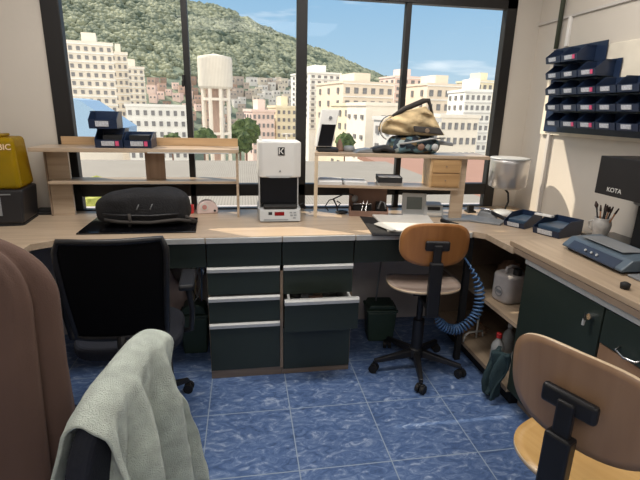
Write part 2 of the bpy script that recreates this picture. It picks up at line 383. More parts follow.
# right bench
rb = thing('side_cabinet', 'dark green cupboard under the right side worktop with aluminium edge', 'cabinet', (0, 0, 0))
bx(1.39, 1.97, .2, 1.930, .09, .80).build('carcass', M['blackm'], rb)
bx(1.44, 1.97, .2, 1.925, 0, .088).build('plinth', M['kick'], rb)
bx(1.362, 1.388, .2, 1.935, .812, .838).build('edge_rail', M['steel'], rb, bevel=.003)
d = bx(1.368, 1.388, 1.418, 1.932, .10, .806).build('door', M['green'], rb, bevel=.002)
kp = fx(590, 316, 1.36)
k_ = MB().tube([(1.368, kp.y, kp.z), (1.350, kp.y, kp.z)], .014, 16); k_.box(1.335, 1.350, kp.y-.004, kp.y+.004, kp.z-.016, kp.z+.014); k_.build('lock', M['chrome'], d)
kk = MB().tube([(1.34, kp.y+.004, kp.z-.014), (1.338, kp.y+.004, kp.z-.04)], .006, 8); kk.build('key', M['steel'], d)
d = bx(1.368, 1.388, .80, 1.41, .665, .806).build('drawer', M['green'], rb, bevel=.002)
d = bx(1.372, 1.388, .80, 1.41, .11, .660).build('door', M['plyF'], rb, bevel=.002, label='plain wood lower door')
hp = fx(626, 356, 1.35)
MB().tube([(1.372, hp.y+.05, hp.z+.012), (1.345, hp.y+.045, hp.z), (1.34, hp.y, hp.z-.006), (1.345, hp.y-.045, hp.z), (1.372, hp.y-.05, hp.z+.012)], .004, 8).build('wire_handle', M['chrome'], d, smooth=True)
st = thing('side_worktop', 'pale wood raised worktop slab along the right wall', 'worktop', (0, 0, 0))
bx(1.355, 1.972, .2, 2.075, .8665, .892).build('board', M['topY'], st, bevel=.003)
bx(1.356, 1.36+.03, .2, 2.028, .8395, .8655).build('edge_strip', M['edge'], st)
# open shelf unit at the right corner
sh = thing('shelf_unit', 'low open wooden shelf unit under the right corner of the bench', 'shelf', (0, 0, 0))
bx(1.37, 1.96, 1.936, 2.90, .075, .10).build('shelf', M['topY'], sh)
bx(1.39, 1.96, 1.936, 2.90, .44, .462).build('shelf', M['topY'], sh)
bx(1.40, 1.96, 1.936, 2.90, 0, .0745).build('plinth', M['blackm'], sh)
bx(1.945, 1.965, 1.936, 2.90, .10, .80).build('back_panel', M['edge'], sh)
bx(1.38, 1.96, 2.905, 2.925, 0, .82).build('side_panel', M['edge'], sh)
bx(1.300, 1.335, 2.40, 2.43, .0, .825).build('leg', M['blackm'], sh)
# left bench undercarriage
lb = thing('pedestal_cabinet', 'dark pedestal cabinet under the left side worktop', 'cabinet', (-1.35, 1.95, 0))
bx(-.31, .20, -.38, .30, .05, .825).build('carcass', M['blackm'], lb)
bx(-.31, .17, -.36, .28, 0, .05).build('plinth', M['blackm'], lb)
for z in (.06, .32, .58):
    d = bx(.201, .215, -.375, .295, z, z+.235).build('drawer', M['navyf'], lb); bx(.215, .222, -.30, .22, z+.20, z+.212).build('pull', M['steel'], d)

# =====================================================================  LEFT SHELF
ls = thing('hutch_shelf', 'pale two tier wooden shelf standing on the left of the bench', 'shelf', (0, 0, ZB+.001))
z0 = -ZB
bx(-1.185, -.035, 2.775, 3.025, 1.258+z0, 1.281+z0).build('top_board', M['top'], ls, bevel=.002)
bx(-1.09, -.04, 3.010, 3.025, 1.282+z0, 1.330+z0).build('back_rail', wood('honey_rail', (.42, .27, .14), (.54, .36, .20), .4), ls)
bx(-1.13, -.052, 2.84, 3.02, 1.066+z0, 1.082+z0).build('lower_board', M['top'], ls, bevel=.002)
bx(-1.15, -1.03, 2.915, 2.935, 0, 1.0655+z0).build('leg_panel', M['top'], ls)
bx(-1.15, -1.03, 2.915, 2.935, 1.0825+z0, 1.2575+z0).build('leg_panel', M['top'], ls)
bx(-1.158, -1.1505, 2.90, 2.96, 0, 1.2575+z0).build('edge_strip', M['edge'], ls)
bx(-.60, -.485, 2.93, 2.945, 1.0825+z0, 1.2575+z0).build('divider', wood('tan_divider', (.34, .22, .14), (.44, .30, .20), .45, 'Z'), ls)
bx(-.0515, -.038, 2.80, 3.02, 0, 1.2575+z0).build('end_panel', M['top'], ls)
bx(-.55, -.09, 2.765, 2.7745, 1.256+z0, 1.262+z0).build('light_strip', M['steel'], ls)

# =====================================================================  RIGHT SHELF
RSX, RSY, RSA = .425, 2.775, math.radians(-10)
rs = thing('hutch_shelf', 'pale two tier wooden shelf with small drawers on the right of the bench', 'shelf', (RSX, RSY, ZB+.001), RSA)
bx(0, 1.07, 0, .25, .384, .404).build('top_board', M['top'], rs, bevel=.002)
bx(.012, .90, .01, .245, .188, .204).build('lower_board', M['top'], rs, bevel=.002)
bx(0, .022, .0, .05, 0, .3835).build('leg_panel', wood('light_post', (.58, .47, .33), (.70, .58, .43), .4, 'Z'), rs)
bx(0, .016, .0505, .24, .2045, .3835).build('side_panel', M['top'], rs)
bx(.865, .945, .03, .05, 0, .3835).build('leg_panel', M['top'], rs)
bx(.83, .99, -.02, .11, -.0005, .0085).build('foot_plate', M['grey'], rs)
dwm = wood('honey_drawer', (.36, .21, .09), (.48, .30, .14), .4)
dc = bx(.715, .905, .012, .22, .2045, .3835).build('drawer_box', wood('honey_box', (.50, .33, .17), (.62, .43, .24), .4), rs)
for z in (.213, .298):
    d = bx(.728, .897, .004, .0115, z, z+.078).build('drawer', dwm, dc, bevel=.002)
    MB().tube([(.8125, .004, z+.04), (.8125, -.006, z+.04)], .004, 10).build('knob', M['edge'], d)
def rsp(x, y, z=0):   # a point in the right shelf's frame
    return Vector((RSX+x*math.cos(RSA)-y*math.sin(RSA), RSY+x*math.sin(RSA)+y*math.cos(RSA), ZB+.001+z))
RT = .4045; RL = .2045

# =====================================================================  ITEMS ON THE LEFT
# resin printer
pr = thing('resin_printer', 'black resin printer with a transparent yellow cover on the left worktop', 'printer', (-1.39, 2.78, ZB), math.radians(6))
MB().prism([(-.155, -.13), (.155, -.13), (.165, -.11), (.165, .12), (-.165, .12), (-.165, -.11)], 'z', 0, .012).build('foot_plate', M['blackm'], pr)
MB().hexa([(-.165,-.135,.012),(.165,-.135,.012),(.165,.13,.012),(-.165,.13,.012),(-.175,-.125,.20),(.180,-.125,.20),(.180,.125,.20),(-.175,.125,.20)]).build('base', M['black'], pr, bevel=.012)
m4 = Matrix.Translation((0, 0, 0))
MB().hexa([(-.09,-.137,.06),(.07,-.137,.06),(.07,-.12,.06),(-.09,-.12,.06),(-.09,-.1285,.16),(.07,-.1285,.16),(.07,-.11,.16),(-.09,-.11,.16)]).build('touch_screen', M['grey'], pr)
MB().box(-.12, .12, -.1305, -.125, .172, .178).build('trim_line', M['grey'], pr)
cv = MB(); 
cv.hexa([(-.170,-.118,.2005),(.174,-.118,.2005),(.174,.118,.2005),(-.170,.118,.2005),(-.160,-.10,.475),(.160,-.10,.475),(.160,.10,.475),(-.160,.10,.475)])
cv.build('cover', M['yellow'], pr, bevel=.022, segs=3)
bx(-.11, .10, -.07, .07, .476, .49).build('lid_ridge', M['yellow'], pr, bevel=.006)
g = MB(); g.box(-.02, .02, .06, .09, .20, .44); g.box(-.07, .07, -.05, .06, .335, .36); g.box(-.11, .11, -.09, .09, .203, .225); g.build('build_platform', M['blackm'], pr)
for k in range(5):
    MB().tube([(-.08+.04*k, -.06, .226), (-.07+.04*k, -.03, .27), (-.05+.04*k, -.06, .24)], .008, 6).build('printed_model', M['grey'], pr, smooth=True)
text('ANYCUBIC', .042, pr, paint('cream_print', (.72, .55, .38), .6), face_mat((.048, -.1075, .425), (1, 0, 0), (0, .065, 1)))
t = MB(); t.box(-.075, .075, -.05, .05, 0, .018); t.box(-.06, .06, -.04, .04, .018, .03)
p = fz(52, 213, ZB); o = t.build('power_brick', M['blackm'], bevel=.004); o.location = (p.x-.02, 2.98, ZB); tag(o, 'flat black power brick behind the printer by the shelf leg', 'power adapter')
# bins on the left shelf
def bin_shape(w, dpt, hb, hf, lip=.008):
    """open-front picking bin; opening faces -y; origin bottom front centre"""
    b = MB(); h = w/2; th = .003
    for s in (-1, 1):
        x0, x1 = (-h, -h+th) if s < 0 else (h-th, h)
        b.prism([(0, 0), (dpt, 0), (dpt, hb), (dpt*.45, hb), (-lip, hf)], 'x', x0, x1)
    b.box(-h+th, h-th, 0, dpt, 0, th); b.box(-h+th, h-th, dpt-th, dpt, th, hb)
    b.prism([(0, 0), (th, 0), (-lip+th, hf), (-lip, hf)], 'x', -h+th, h-th)
    b.box(-h-.003, -h, dpt*.4, dpt, hb-.006, hb); b.box(h, h+.003, dpt*.4, dpt, hb-.006, hb)
    return b
def make_bin(name, label, group, w, dpt, hb, hf, loc, rz, pk=False, group_cat='storage bin'):
    t = thing(name, label, group_cat, loc, rz, group)
    bin_shape(w, dpt, hb, hf).build('tub', M['navy'], t)
    a = -.008*.5
    MB().hexa([(-w*.26, -.0065+.001, hf*.25), (w*.2, -.0065+.001, hf*.25), (w*.2, -.002, hf*.25), (-w*.26, -.002, hf*.25), (-w*.26, -.0105, hf*.85), (w*.2, -.0105, hf*.85), (w*.2, -.006, hf*.85), (-w*.26, -.006, hf*.85)]).build('paper_label', M['label'], t)
    if pk: MB().hexa([(w*.24, -.0065, hf*.25), (w*.36, -.0065, hf*.25), (w*.36, -.002, hf*.25), (w*.24, -.002, hf*.25), (w*.24, -.0105, hf*.85), (w*.36, -.0105, hf*.85), (w*.36, -.006, hf*.85), (w*.24, -.006, hf*.85)]).build('sticker', M['pink'], t)
    return t
zt = 1.2835
make_bin('storage_bin', 'lower left navy storage bin on the left shelf under another bin', 'navy bins on the left shelf', .15, .17, .105, .045, (-.762, 2.80, zt), 0, True)
make_bin('storage_bin', 'lower right navy storage bin on the left shelf beside the stacked pair', 'navy bins on the left shelf', .15, .17, .085, .045, (-.605, 2.80, zt), 0, True)
make_bin('storage_bin', 'navy storage bin stacked on top of another on the left shelf', 'navy bins on the left shelf', .15, .16, .095, .050, (-.785, 2.805, zt+.1055), .05)
for k, x in enumerate((-.745, -.602)):
    o = bx(-.055, .055, .03, .12, .004, .07).build('spare_part_tray', M['blackm']); o.location = (x, 2.80, zt); tag(o, ['dark contents box inside the lower left bin', 'dark contents box inside the lower right bin on the left shelf'][k], 'box')
# cutting mat / black tray
p0, p1, p2, p3 = fz(76, 235, ZB), fz(196, 233, ZB), fz(198, 219, ZB), fz(104, 213, ZB)
o = MB().prism([(p.x, p.y) for p in (p0, p1, p2, p3)], 'z', ZB+.0006, ZB+.009).build('black_mat', M['blackgl'], bevel=.002)
tag(o, 'flat glossy black mat on the bench under the backpack', 'mat')
# backpack lying down
bp = thing('backpack', 'black backpack lying flat on the bench under the left shelf', 'backpack', (-.565, 2.66, ZB+.0095))
b = MB()
def bpf(u, v):
    a = 2*PI*u; ph = PI*(v-.5); cx, cz = math.cos(ph), math.sin(ph)
    sg = lambda q, e: math.copysign(abs(q)**e, q)
    x = .25*sg(cx, .5)*sg(math.cos(a), .6); y = .115*sg(cx, .6)*sg(math.sin(a), .7); z = .100+.100*sg(cz, .45)
    z *= 1-.18*max(0, -x/.245)**2-.05*max(0, x/.245)**2
    n = noise.noise(Vector((x*9, y*9, z*9)))*.010
    return (x+n, y+n, max(.0, z+n*.8))
b.grid(bpf, 48, 26, True); b.build('body', M['fabric'], bp, smooth=True)
MB().tube([(-.20, -.108, .075), (-.1, -.122, .07), (.05, -.124, .066), (.2, -.108, .072)], .006, 8).build('zip', M['black'], bp, smooth=True)
MB().tube([(-.19, -.115, .045), (-.1, -.132, .035), (.05, -.134, .03), (.19, -.112, .04), (.25, -.08, .025), (.27, -.05, .012)], .010, 8).build('strap', M['strap'], bp, smooth=True)
b = MB()
for x in (-.02, .05): b.tube([(x, -.122, .10), (x+.01, -.112, .125), (x+.03, -.10, .145)], .0035, 6)
b.build('zip_pull', M['grey'], bp, smooth=True)
MB().tube([(-.06, -.126, .08), (-.055, -.134, .05), (-.06, -.128, .01)], .009, 8).build('side_strap', M['strap'], bp, smooth=True)
MB().tube([(.22, -.06, .05), (.262, -.07, .03), (.28, -.04, .012), (.25, 0, .01)], .012, 8).build('shoulder_strap', M['strap'], bp, smooth=True)
# pink device
p = fz(207, 214, ZB)
pd = thing('tape_dispenser', 'small pale pink rounded device on the bench beside the backpack', 'dispenser', (p.x, p.y+.03, ZB), .15)
MB().prism([(-.066, 0), (.066, 0), (.066, .035), (.055, .06), (.03, .082), (-.005, .088), (-.04, .076), (-.06, .05)], 'y', -.03, .03).build('body', M['pinkish'], pd, bevel=.010, segs=3)
MB().tube([(-.018, -.034, .046), (-.018, -.029, .046)], .024, 20).build('dial', M['offw'], pd)
MB().tube([(-.018, -.037, .046), (-.018, -.034, .046)], .015, 20).build('dial_cap', paint('rose', (.5, .22, .2), .5), pd)
MB().tube([(.045, -.033, .02), (.045, -.029, .02)], .007, 12).build('button', M['blackm'], pd)
o = MB().box(-.012, .012, -.02, .02, 0, .055).build('red_cap', M['red'], bevel=.005); o.location = (p.x-.095, p.y+.03, ZB); tag(o, 'small dark red block between the backpack and the pink device', 'block')

# =====================================================================  FURNACE
fu = thing('dental_furnace', 'white dental furnace with black glass chamber in the middle of the bench', 'furnace', (.207, 2.69, ZB))
MB().prism([(-.125, -.01), (.120, -.01), (.128, .02), (.128, .24), (-.132, .24), (-.132, .02)], 'z', .004, .075).build('base', M['lgrey'], fu, bevel=.006)
MB().hexa([(-.124,-.045,.006),(.119,-.045,.006),(.119,-.01,.006),(-.124,-.01,.006),(-.124,-.02,.072),(.119,-.02,.072),(.119,-.01,.072),(-.124,-.01,.072)]).build('control_panel', M['lgrey'], fu, bevel=.003)
def onpan(x0, x1, z0, z1, nm, mat, th=.002):
    def yy(z): return -.045+(z-.006)/.066*.025
    MB().hexa([(x0, yy(z0)-th, z0), (x1, yy(z0)-th, z0), (x1, yy(z0)+.001, z0), (x0, yy(z0)+.001, z0), (x0, yy(z1)-th, z1), (x1, yy(z1)-th, z1), (x1, yy(z1)+.001, z1), (x0, yy(z1)+.001, z1)]).build(nm, mat, fu)
onpan(-.035, .022, .040, .060, 'display', M['redled']); onpan(-.072, -.050, .044, .060, 'screen', M['blackm'])
for (a, z) in ((.055, .052), (.078, .052), (.058, .037), (.08, .037), (.075, .022)): onpan(a, a+.016, z, z+.008, 'button', M['grey'])
onpan(-.10, .045, .014, .020, 'stripe', M['grey'])
bx(-.10, .10, -.015, .2, .0755, .098).build('tray', M['blackm'], fu, bevel=.008)
bx(-.118, .105, .03, .22, .099, .262).build('chamber', M['blackgl'], fu, bevel=.006)
b = MB(); b.box(-.124, -.119, .02, .22, .0755, .262); b.box(.106, .112, .02, .22, .0755, .262); b.build('side_post', M['lgrey'], fu)
MB().prism([(-.128, .02), (-.105, .004), (.085, .004), (.126, .02), (.126, .25), (-.128, .25)], 'z', .2625, .470).build('head', M['white'], fu, bevel=.006)
MB().prism([(-.085, .275), (.075, .275), (.055, .262), (-.065, .262)], 'y', -.001, .0035).build('head_lip', M['lgrey'], fu)
bx(-.012, .026, .0005, .0036, .395, .440).build('logo_plate', M['blackm'], fu)
lg = MB(); lg.prism([(.000, .418), (.016, .436), (.022, .436), (.007, .418), (.022, .400), (.016, .400)], 'y', -.0008, .0004); lg.box(-.008, -.002, -.0008, .0004, .400, .436)
lg.build('logo', M['white'], fu)
MB().prism([(-.007, .296), (.007, .296), (0, .310)], 'y', .0018, .0036).build('warning_mark', M['grey'], fu)
b = MB(); b.tube([(.05, .14, .47), (.05, .14, .51)], .004, 8); b.tube([(.02, .14, .51), (.09, .14, .51)], .003, 8); b.tube([(-.11, .14, .47), (-.11, .14, .495)], .008, 8); b.build('top_fitting', M['offw'], fu)
MB().tube([(.13, .2, .05), (.17, .23, .06), (.19, .26, .03), (.19, .30, .01)], .004, 6).build('power_cord', M['blackm'], fu, smooth=True)

# =====================================================================  ON THE RIGHT SHELF
q = rsp(.055, .11, RT)
cp = thing('flip_lid_device', 'white device with its black lid tipped open on the right shelf', 'device', q, RSA+.1)
bx(-.045, .085, -.07, .07, 0, .022).build('base', M['blackm'], cp, bevel=.005)
b = MB(); b.prism([(-.075, .035), (-.05, .022), (.015, .16), (.000, .185), (-.02, .19)], 'x', -.035, .075)
cp2 = MB().hexa([(-.06,-.062,.030),(.045,-.062,.030),(.045,.05,.022),(-.06,.05,.022),(-.020,.0,.255),(.092,.0,.255),(.092,.085,.240),(-.020,.085,.240)]).build('housing', M['white'], cp, bevel=.006)
MB().hexa([(-.046,-.066,.036),(.040,-.066,.036),(.040,-.050,.036),(-.046,-.050,.036),(-.020,-.0325,.165),(.068,-.0325,.165),(.068,-.015,.165),(-.020,-.015,.165)]).build('black_window', M['blackgl'], cp)
MB().tube([(.035, -.026, .205), (.035, -.012, .205)], .010, 12).build('knob', M['grey'], cp)
q = rsp(.155, .13, RT)
o = MB().lathe([(.026, 0), (.026, .012), (.016, .05), (.006, .075), (.003, .078)], n=16).build('cone_weight', M['card'], smooth=True); o.location = q
tag(o, 'small dark brown cone on the right shelf beside the white device', 'ornament')
q = rsp(.215, .12, RT)
o = MB().lathe([(.034, 0), (.037, .015), (.034, .032), (.02, .036)], n=18).build('small_dish', M['grey'], smooth=True); o.location = q
tag(o, 'low dark grey round pot on the right shelf next to the cone', 'pot')
q = rsp(.31, .10, RT+.0)
b = MB().prism([(-.075, 0), (.07, 0), (.09, .018), (.02, .026), (-.05, .016)], 'y', -.05, .05)
o = b.build('flat_case', M['grey'], bevel=.004); o.location = q; o.rotation_euler = (0, 0, RSA+.3); tag(o, 'flat grey case on the right shelf in front of the canvas bag', 'case')
# bags
q = rsp(.62, .13, RT+.001)
g = thing('camera_bag', 'dark patterned cloth bag with pockets on the right shelf under the canvas bag', 'bag', q, RSA)
def blobbag(rx, ry, rz, cz, amp, fr, seed, e=.55, n1=44, n2=24):
    def f_(u, v):
        a = 2*PI*u; ph = PI*(v-.5); cx, s = math.cos(ph), math.sin(ph)
        sg = lambda q, e: math.copysign(abs(q)**e, q)
        x = rx*sg(cx, e)*sg(math.cos(a), .75); y = ry*sg(cx, e)*sg(math.sin(a), .75); z = cz+rz*sg(s, .75)
        n = noise.noise(Vector((x*fr+seed, y*fr, z*fr*1.4)))*amp; n2_ = noise.noise(Vector((x*fr*2.6, y*fr*2, z*fr*3+seed)))*amp*.45
        return (x+n, y+n+n2_, max(0, z+n+n2_))
    return MB().grid(f_, n1, n2, True)
blobbag(.165, .10, .055, .052, .02, 12, 3).build('body', M['camo'], g, smooth=True)
for (x, c) in ((.03, 'card'), (.115, 'lgrey')): MB().blob((x, -.105, .045), .022, .012, .022, 2).build('pocket', M[c], g, smooth=True)
MB().tube([(-.10, -.10, .06), (-.02, -.118, .075), (.08, -.112, .095), (.18, -.07, .10)], .006, 6).build('cord', M['lgrey'], g, smooth=True)
MB().hexa([(.14,-.06,.06),(.24,-.06,.05),(.25,.0,.05),(.14,.0,.06),(.14,-.06,.085),(.235,-.06,.07),(.245,0,.07),(.14,0,.085)]).build('side_flap', M['grey'], g, bevel=.005)
q = rsp(.46, .11, RT+.001)
o = blobbag(.11, .07, .022, .020, .015, 14, 9).build('dark_cloth', M['blackm'], smooth=True); o.location = q; o.rotation_euler = (0, 0, RSA); tag(o, 'crumpled black cloth left of the patterned bag on the right shelf', 'cloth')
q = rsp(.60, .13, RT+.108)
g = thing('canvas_bag', 'khaki canvas shoulder bag slumped on the darker bag on the right shelf', 'bag', q, RSA)
def ctop(x):
    P = [(-.215, .05), (-.17, .10), (-.10, .135), (.0, .155), (.07, .175), (.10, .15), (.15, .085), (.20, .022)]
    if x <= P[0][0]: return P[0][1]
    for (a_, b_), (c_, d_) in zip(P, P[1:]):
        if x <= c_: return b_+(d_-b_)*(x-a_)/(c_-a_)
    return P[-1][1]
def cbf(u, v):
    a = 2*PI*u; ph = PI*(v-.5); cx, s = math.cos(ph), math.sin(ph)
    sg = lambda q, e: math.copysign(abs(q)**e, q)
    x = .205*sg(cx, .35)*sg(math.cos(a), .8); y = .10*sg(cx, .45)*sg(math.sin(a), .7)
    z = ctop(x)*(.5+.5*sg(s, .8))
    cr_ = .010*math.sin(z*95+x*26+2*math.sin(x*16))
    n = noise.noise(Vector((x*9, y*9+3, z*26)))*.018
    return (x+n*.5, y+(n+cr_)*(1 if y < 0 else -1), max(0, z+n*.8*min(1, z*12)))
MB().grid(cbf, 64, 34, True).build('body', M['khaki'], g, smooth=True)
MB().hexa([(.0,-.128,.028),(.175,-.12,.012),(.185,-.10,.012),(.0,-.105,.028),(-.01,-.118,.062),(.15,-.108,.055),(.16,-.09,.055),(-.01,-.10,.062)]).build('pocket_flap', M['strap'], g, bevel=.008)
MB().tube([(.075, -.13, .036), (.075, -.12, .038)], .013, 14).build('badge', M['edge'], g)
strapm = M['strap']
def ribbon(pts, w, up=(0, 1, 0), th=.004):
    b = MB(); U = Vector(up)
    P = [Vector(p) for p in pts]; R_ = []
    for i, p in enumerate(P):
        d = (P[min(i+1, len(P)-1)]-P[max(i-1, 0)]).normalized(); n = U.cross(d).normalized()*th/2; s = U*w/2
        R_.append([b._v(p-s-n), b._v(p+s-n), b._v(p+s+n), b._v(p-s+n)])
    for A, B_ in zip(R_, R_[1:]):
        for j in range(4): b.bm.faces.new((A[j], A[(j+1)%4], B_[(j+1)%4], B_[j]))
    b.bm.faces.new(R_[0][::-1]); b.bm.faces.new(R_[-1]); return b
def arc(cx, cz, rx, rz, a0, a1, n, y=0): return [(cx+rx*math.cos(math.radians(a0+(a1-a0)*i/(n-1))), y, cz+rz*math.sin(math.radians(a0+(a1-a0)*i/(n-1)))) for i in range(n)]
MB().tube([(-.13, -.06, .115), (-.06, -.06, .160), (.0, -.055, .185), (.05, -.05, .208), (.085, -.045, .212), (.098, -.045, .18), (.12, -.05, .11)], [.010, .016, .017, .017, .014, .009, .008], 10).build('strap', strapm, g, smooth=True)
ribbon(arc(-.135, .045, .07, .075, 60, 250, 12, -.05), .022).build('side_strap', strapm, g)
ribbon(arc(-.15, .04, .05, .06, 70, 270, 10, -.085), .012).build('side_buckle_strap', M['offw'], g)
# papers and box on lower right shelf
for k, (x, y, w_, d_, a) in enumerate(((.10, .10, .15, .2, .0), (.255, .10, .14, .18, .2), (.56, .1, .22, .16, -.05), (.48, .11, .15, .17, .1))):
    if k == 2: continue
    q = rsp(x, y+.01, RL+.0005)
    b = MB()
    for j in range(5): b.box(-w_/2+random.uniform(-.004, .004), w_/2, -d_/2, d_/2+random.uniform(-.004, .004), j*.004, j*.004+.003)
    o = b.build('paper_stack', M['paper']); o.location = q; o.rotation_euler = (0, 0, RSA+a*.5)
    tag(o, ['stack of white papers at the left end of the right shelf, lower tier', 'stack of white papers second from the left on the lower tier of the right shelf', '', 'white papers under the black tray on the lower tier of the right shelf'][k], 'papers')
q = rsp(.475, .10, RL+.021)
t = thing('black_tray', 'black shallow box with papers on the lower tier of the right shelf', 'tray', q, RSA)
b = MB(); b.box(-.075, .075, -.08, .08, 0, .004)
for a_ in ((-.075, -.071, -.08, .08), (.071, .075, -.08, .08), (-.071, .071, -.08, -.076), (-.071, .071, .076, .08)): b.box(*a_, .004, .034)
b.build('box', M['blackm'], t)
bx(-.07, .07, -.075, .075, .005, .030).build('contents', M['paper'], t)
# under the right shelf
q = rsp(.355, .11)
cb2 = thing('wooden_rack', 'brown open wooden box with tools under the right shelf', 'box', (q.x, q.y, ZB), RSA)
b = MB(); b.box(-.125, .125, .055, .065, 0, .17); b.box(-.125, -.117, -.05, .055, 0, .06); b.box(.117, .125, -.05, .055, 0, .06); b.box(-.125, .125, -.06, -.05, 0, .035); b.box(-.117, .117, -.05, .055, 0, .006)
b.build('box', M['card'], cb2)
b = MB(); b.box(-.10, .02, -.02, .03, .007, .07); b.box(.05, .11, -.03, .03, .007, .085); b.build('tool_holder', M['blackm'], cb2)
b = MB()
for x in (-.045, -.02): b.tube([(x, -.04, .03), (x+.012, -.01, .095)], .004, 6)
b.tube([(-.10, -.03, .075), (.02, -.035, .08)], .003, 6); b.build('tweezers', M['chrome'], cb2)
b = MB(); b.tube([(.06, -.04, .05), (.075, -.045, .10), (.10, -.04, .09), (.11, -.04, .05)], .006, 6); b.build('pliers', M['grey'], cb2, smooth=True)
# lamp cable tangle at left under right shelf
q = fz(345, 214, ZB)
b = MB(); pts = [(-.06, .0, .10), (-.02, -.01, .12), (.03, 0, .14), (.07, .0, .125), (.08, 0, .10)]
b.tube(pts, .0045, 6); b.tube([(-.06, 0, .10), (-.04, -.01, .06), (-.03, -.01, .02), (.0, -.01, .008)], .005, 6); b.tube([(-.03, -.01, .05), (-.01, 0, .07), (-.035, 0, .085)], .004, 6); b.tube([(-.09, .0, .02), (-.11, .01, .05), (-.085, .01, .09), (-.05, 0, .10)], .004, 6)
tq = thing('cable_tangle', 'tangle of black cables with a plug hanging under the right shelf', 'cable', (q.x-.02, q.y+.01, ZB))
b.build('cable', M['blackm'], tq, smooth=True)
MB().blob((.0, 0, .012), .045, .03, .012, 2).build('plug', M['blackm'], tq, smooth=True); MB().blob((.085, 0, .10), .022, .02, .025, 2).build('socket', M['grey'], tq, smooth=True)
# picture frame device
q = rsp(.66, .10)
fr = thing('tablet_stand', 'grey square framed screen propped under the right shelf', 'screen', (q.x-.005, q.y, ZB), RSA-.02)
T = Matrix.Rotation(math.radians(-12), 4, 'X')
b = MB(); b.T = T; b.box(-.078, .078, 0, .018, .006, .150); b.build('bezel', M['lgrey'], fr, bevel=.004)
b = MB(); b.T = T; b.box(-.050, .050, -.002, .001, .045, .125); b.build('screen', M['screen'], fr)
bx(-.075, .075, -.035, .045, 0, .012).build('foot', M['white'], fr, bevel=.002)
q = rsp(.785, .13)
t = thing('small_scale', 'small light grey bench instrument with dark display near the shelf drawers', 'instrument', (q.x, q.y, ZB), RSA)
MB().hexa([(-.07,-.05,0),(.06,-.05,0),(.06,.06,0),(-.07,.06,0),(-.065,-.03,.075),(.055,-.03,.075),(.055,.06,.085),(-.065,.06,.085)]).build('body', M['lgrey'], t, bevel=.005)
bx(-.045, .035, -.042, -.03, .045, .066).build('display', M['blackm'], t)
bx(-.05, .045, -.052, -.045, .012, .03).build('key_strip', M['offw'], t)
# drawing pad on bench
p0, p1, p2, p3 = fz(380, 234, ZB), fz(448, 236, ZB), fz(438, 219, ZB), fz(366, 217, ZB)
pad = thing('drawing_board', 'pale board lying on a dark mat on the bench below the right shelf', 'board', (0, 0, ZB))
MB().prism([(p.x, p.y) for p in (fz(373, 236, ZB), fz(446, 236, ZB), fz(440, 224, ZB), fz(360, 217, ZB))], 'z', .0006, .006).build('mat', M['blackm'], pad)
MB().prism([(p.x, p.y) for p in (fz(388, 233, ZB), fz(440, 235, ZB), fz(428, 218, ZB), fz(372, 217, ZB))], 'z', .0065, .018).build('board', M['offw'], pad, bevel=.002)
MB().prism([(p.x, p.y) for p in (fz(374, 224, ZB+.02), fz(392, 231, ZB+.02), fz(396, 230, ZB+.02), fz(380, 222, ZB+.02))], 'z', .0185, .022).build('ruler', M['steel'], pad)
o = MB().tube([(0, 0, 0), (.06, -.11, 0)], [.012, .006], 8).build('marker', M['blackm'], smooth=True); q = fz(441, 222, ZB); o.location = (q.x, q.y, ZB+.0122); tag(o, 'black marker lying beside the pale board', 'pen')
# slim keyboard-like plate
b = MB().prism([(p.x, p.y) for p in (fz(456, 220, ZB), fz(500, 226, ZB), fz(506, 222, ZB), fz(470, 216, ZB))], 'z', ZB+.0006, ZB+.012)
o = b.build('flat_plate', M['grey'], bevel=.003); tag(o, 'flat grey plate with dark edge on the bench near the lamp', 'plate')

# =====================================================================  LAMP
q = Vector((1.72, 2.76, ZB))
lm = thing('desk_lamp', 'silver drum shaded lamp standing in the back right corner', 'lamp', q)
b = MB(); b.lathe([(.112, .195), (.119, .20), (.122, .35), (.122, .378), (.112, .384)], n=40); b.build('shade', M['silver'], lm, smooth=True)
MB().lathe([(.124, .374), (.124, .384), (.10, .386)], n=40).build('shade_cap', M['lgrey'], lm, smooth=True)
MB().lathe([(.06, .180), (.092, .184), (.10, .1945)], n=32).build('diffuser', M['offw'], lm, smooth=True)
MB().lathe([(.072, 0), (.074, .012), (.062, .028), (.028, .036)], n=28).build('base', M['lgrey'], lm, smooth=True)
MB().tube([(.03, .03, .03), (.06, .05, .08), (.05, .05, .14), (.0, .03, .182)], .007, 8).build('stem', M['blackm'], lm, smooth=True)
q = fz(495, 217, ZB)
t = thing('handpiece_stand', 'grey metal clamp device lying in front of the lamp', 'tool', (q.x-.05, q.y, ZB), -.5)
MB().hexa([(-.07,-.03,0),(.06,-.03,0),(.06,.035,0),(-.07,.035,0),(-.05,-.02,.04),(.05,-.02,.025),(.05,.025,.03),(-.05,.025,.045)]).build('body', M['grey'], t, bevel=.006)
MB().tube([(.02, -.01, .035), (.09, -.06, .016), (.13, -.085, .013)], .012, 8).build('arm', M['blackm'], t, smooth=True)
MB().tube([(-.05, 0, .05), (.0, .01, .048), (.03, .0, .036)], .009, 8).build('chrome_bar', M['chrome'], t, smooth=True)
q = fz(470, 212, ZB)
o = MB().box(-.02, .02, -.015, .015, 0, .05).box(-.03, .03, -.03, .03, 0, .012).build('small_clamp', M['blackm'], bevel=.003); o.location = q; tag(o, 'small black clamp between the shelf foot and the lamp', 'clamp')

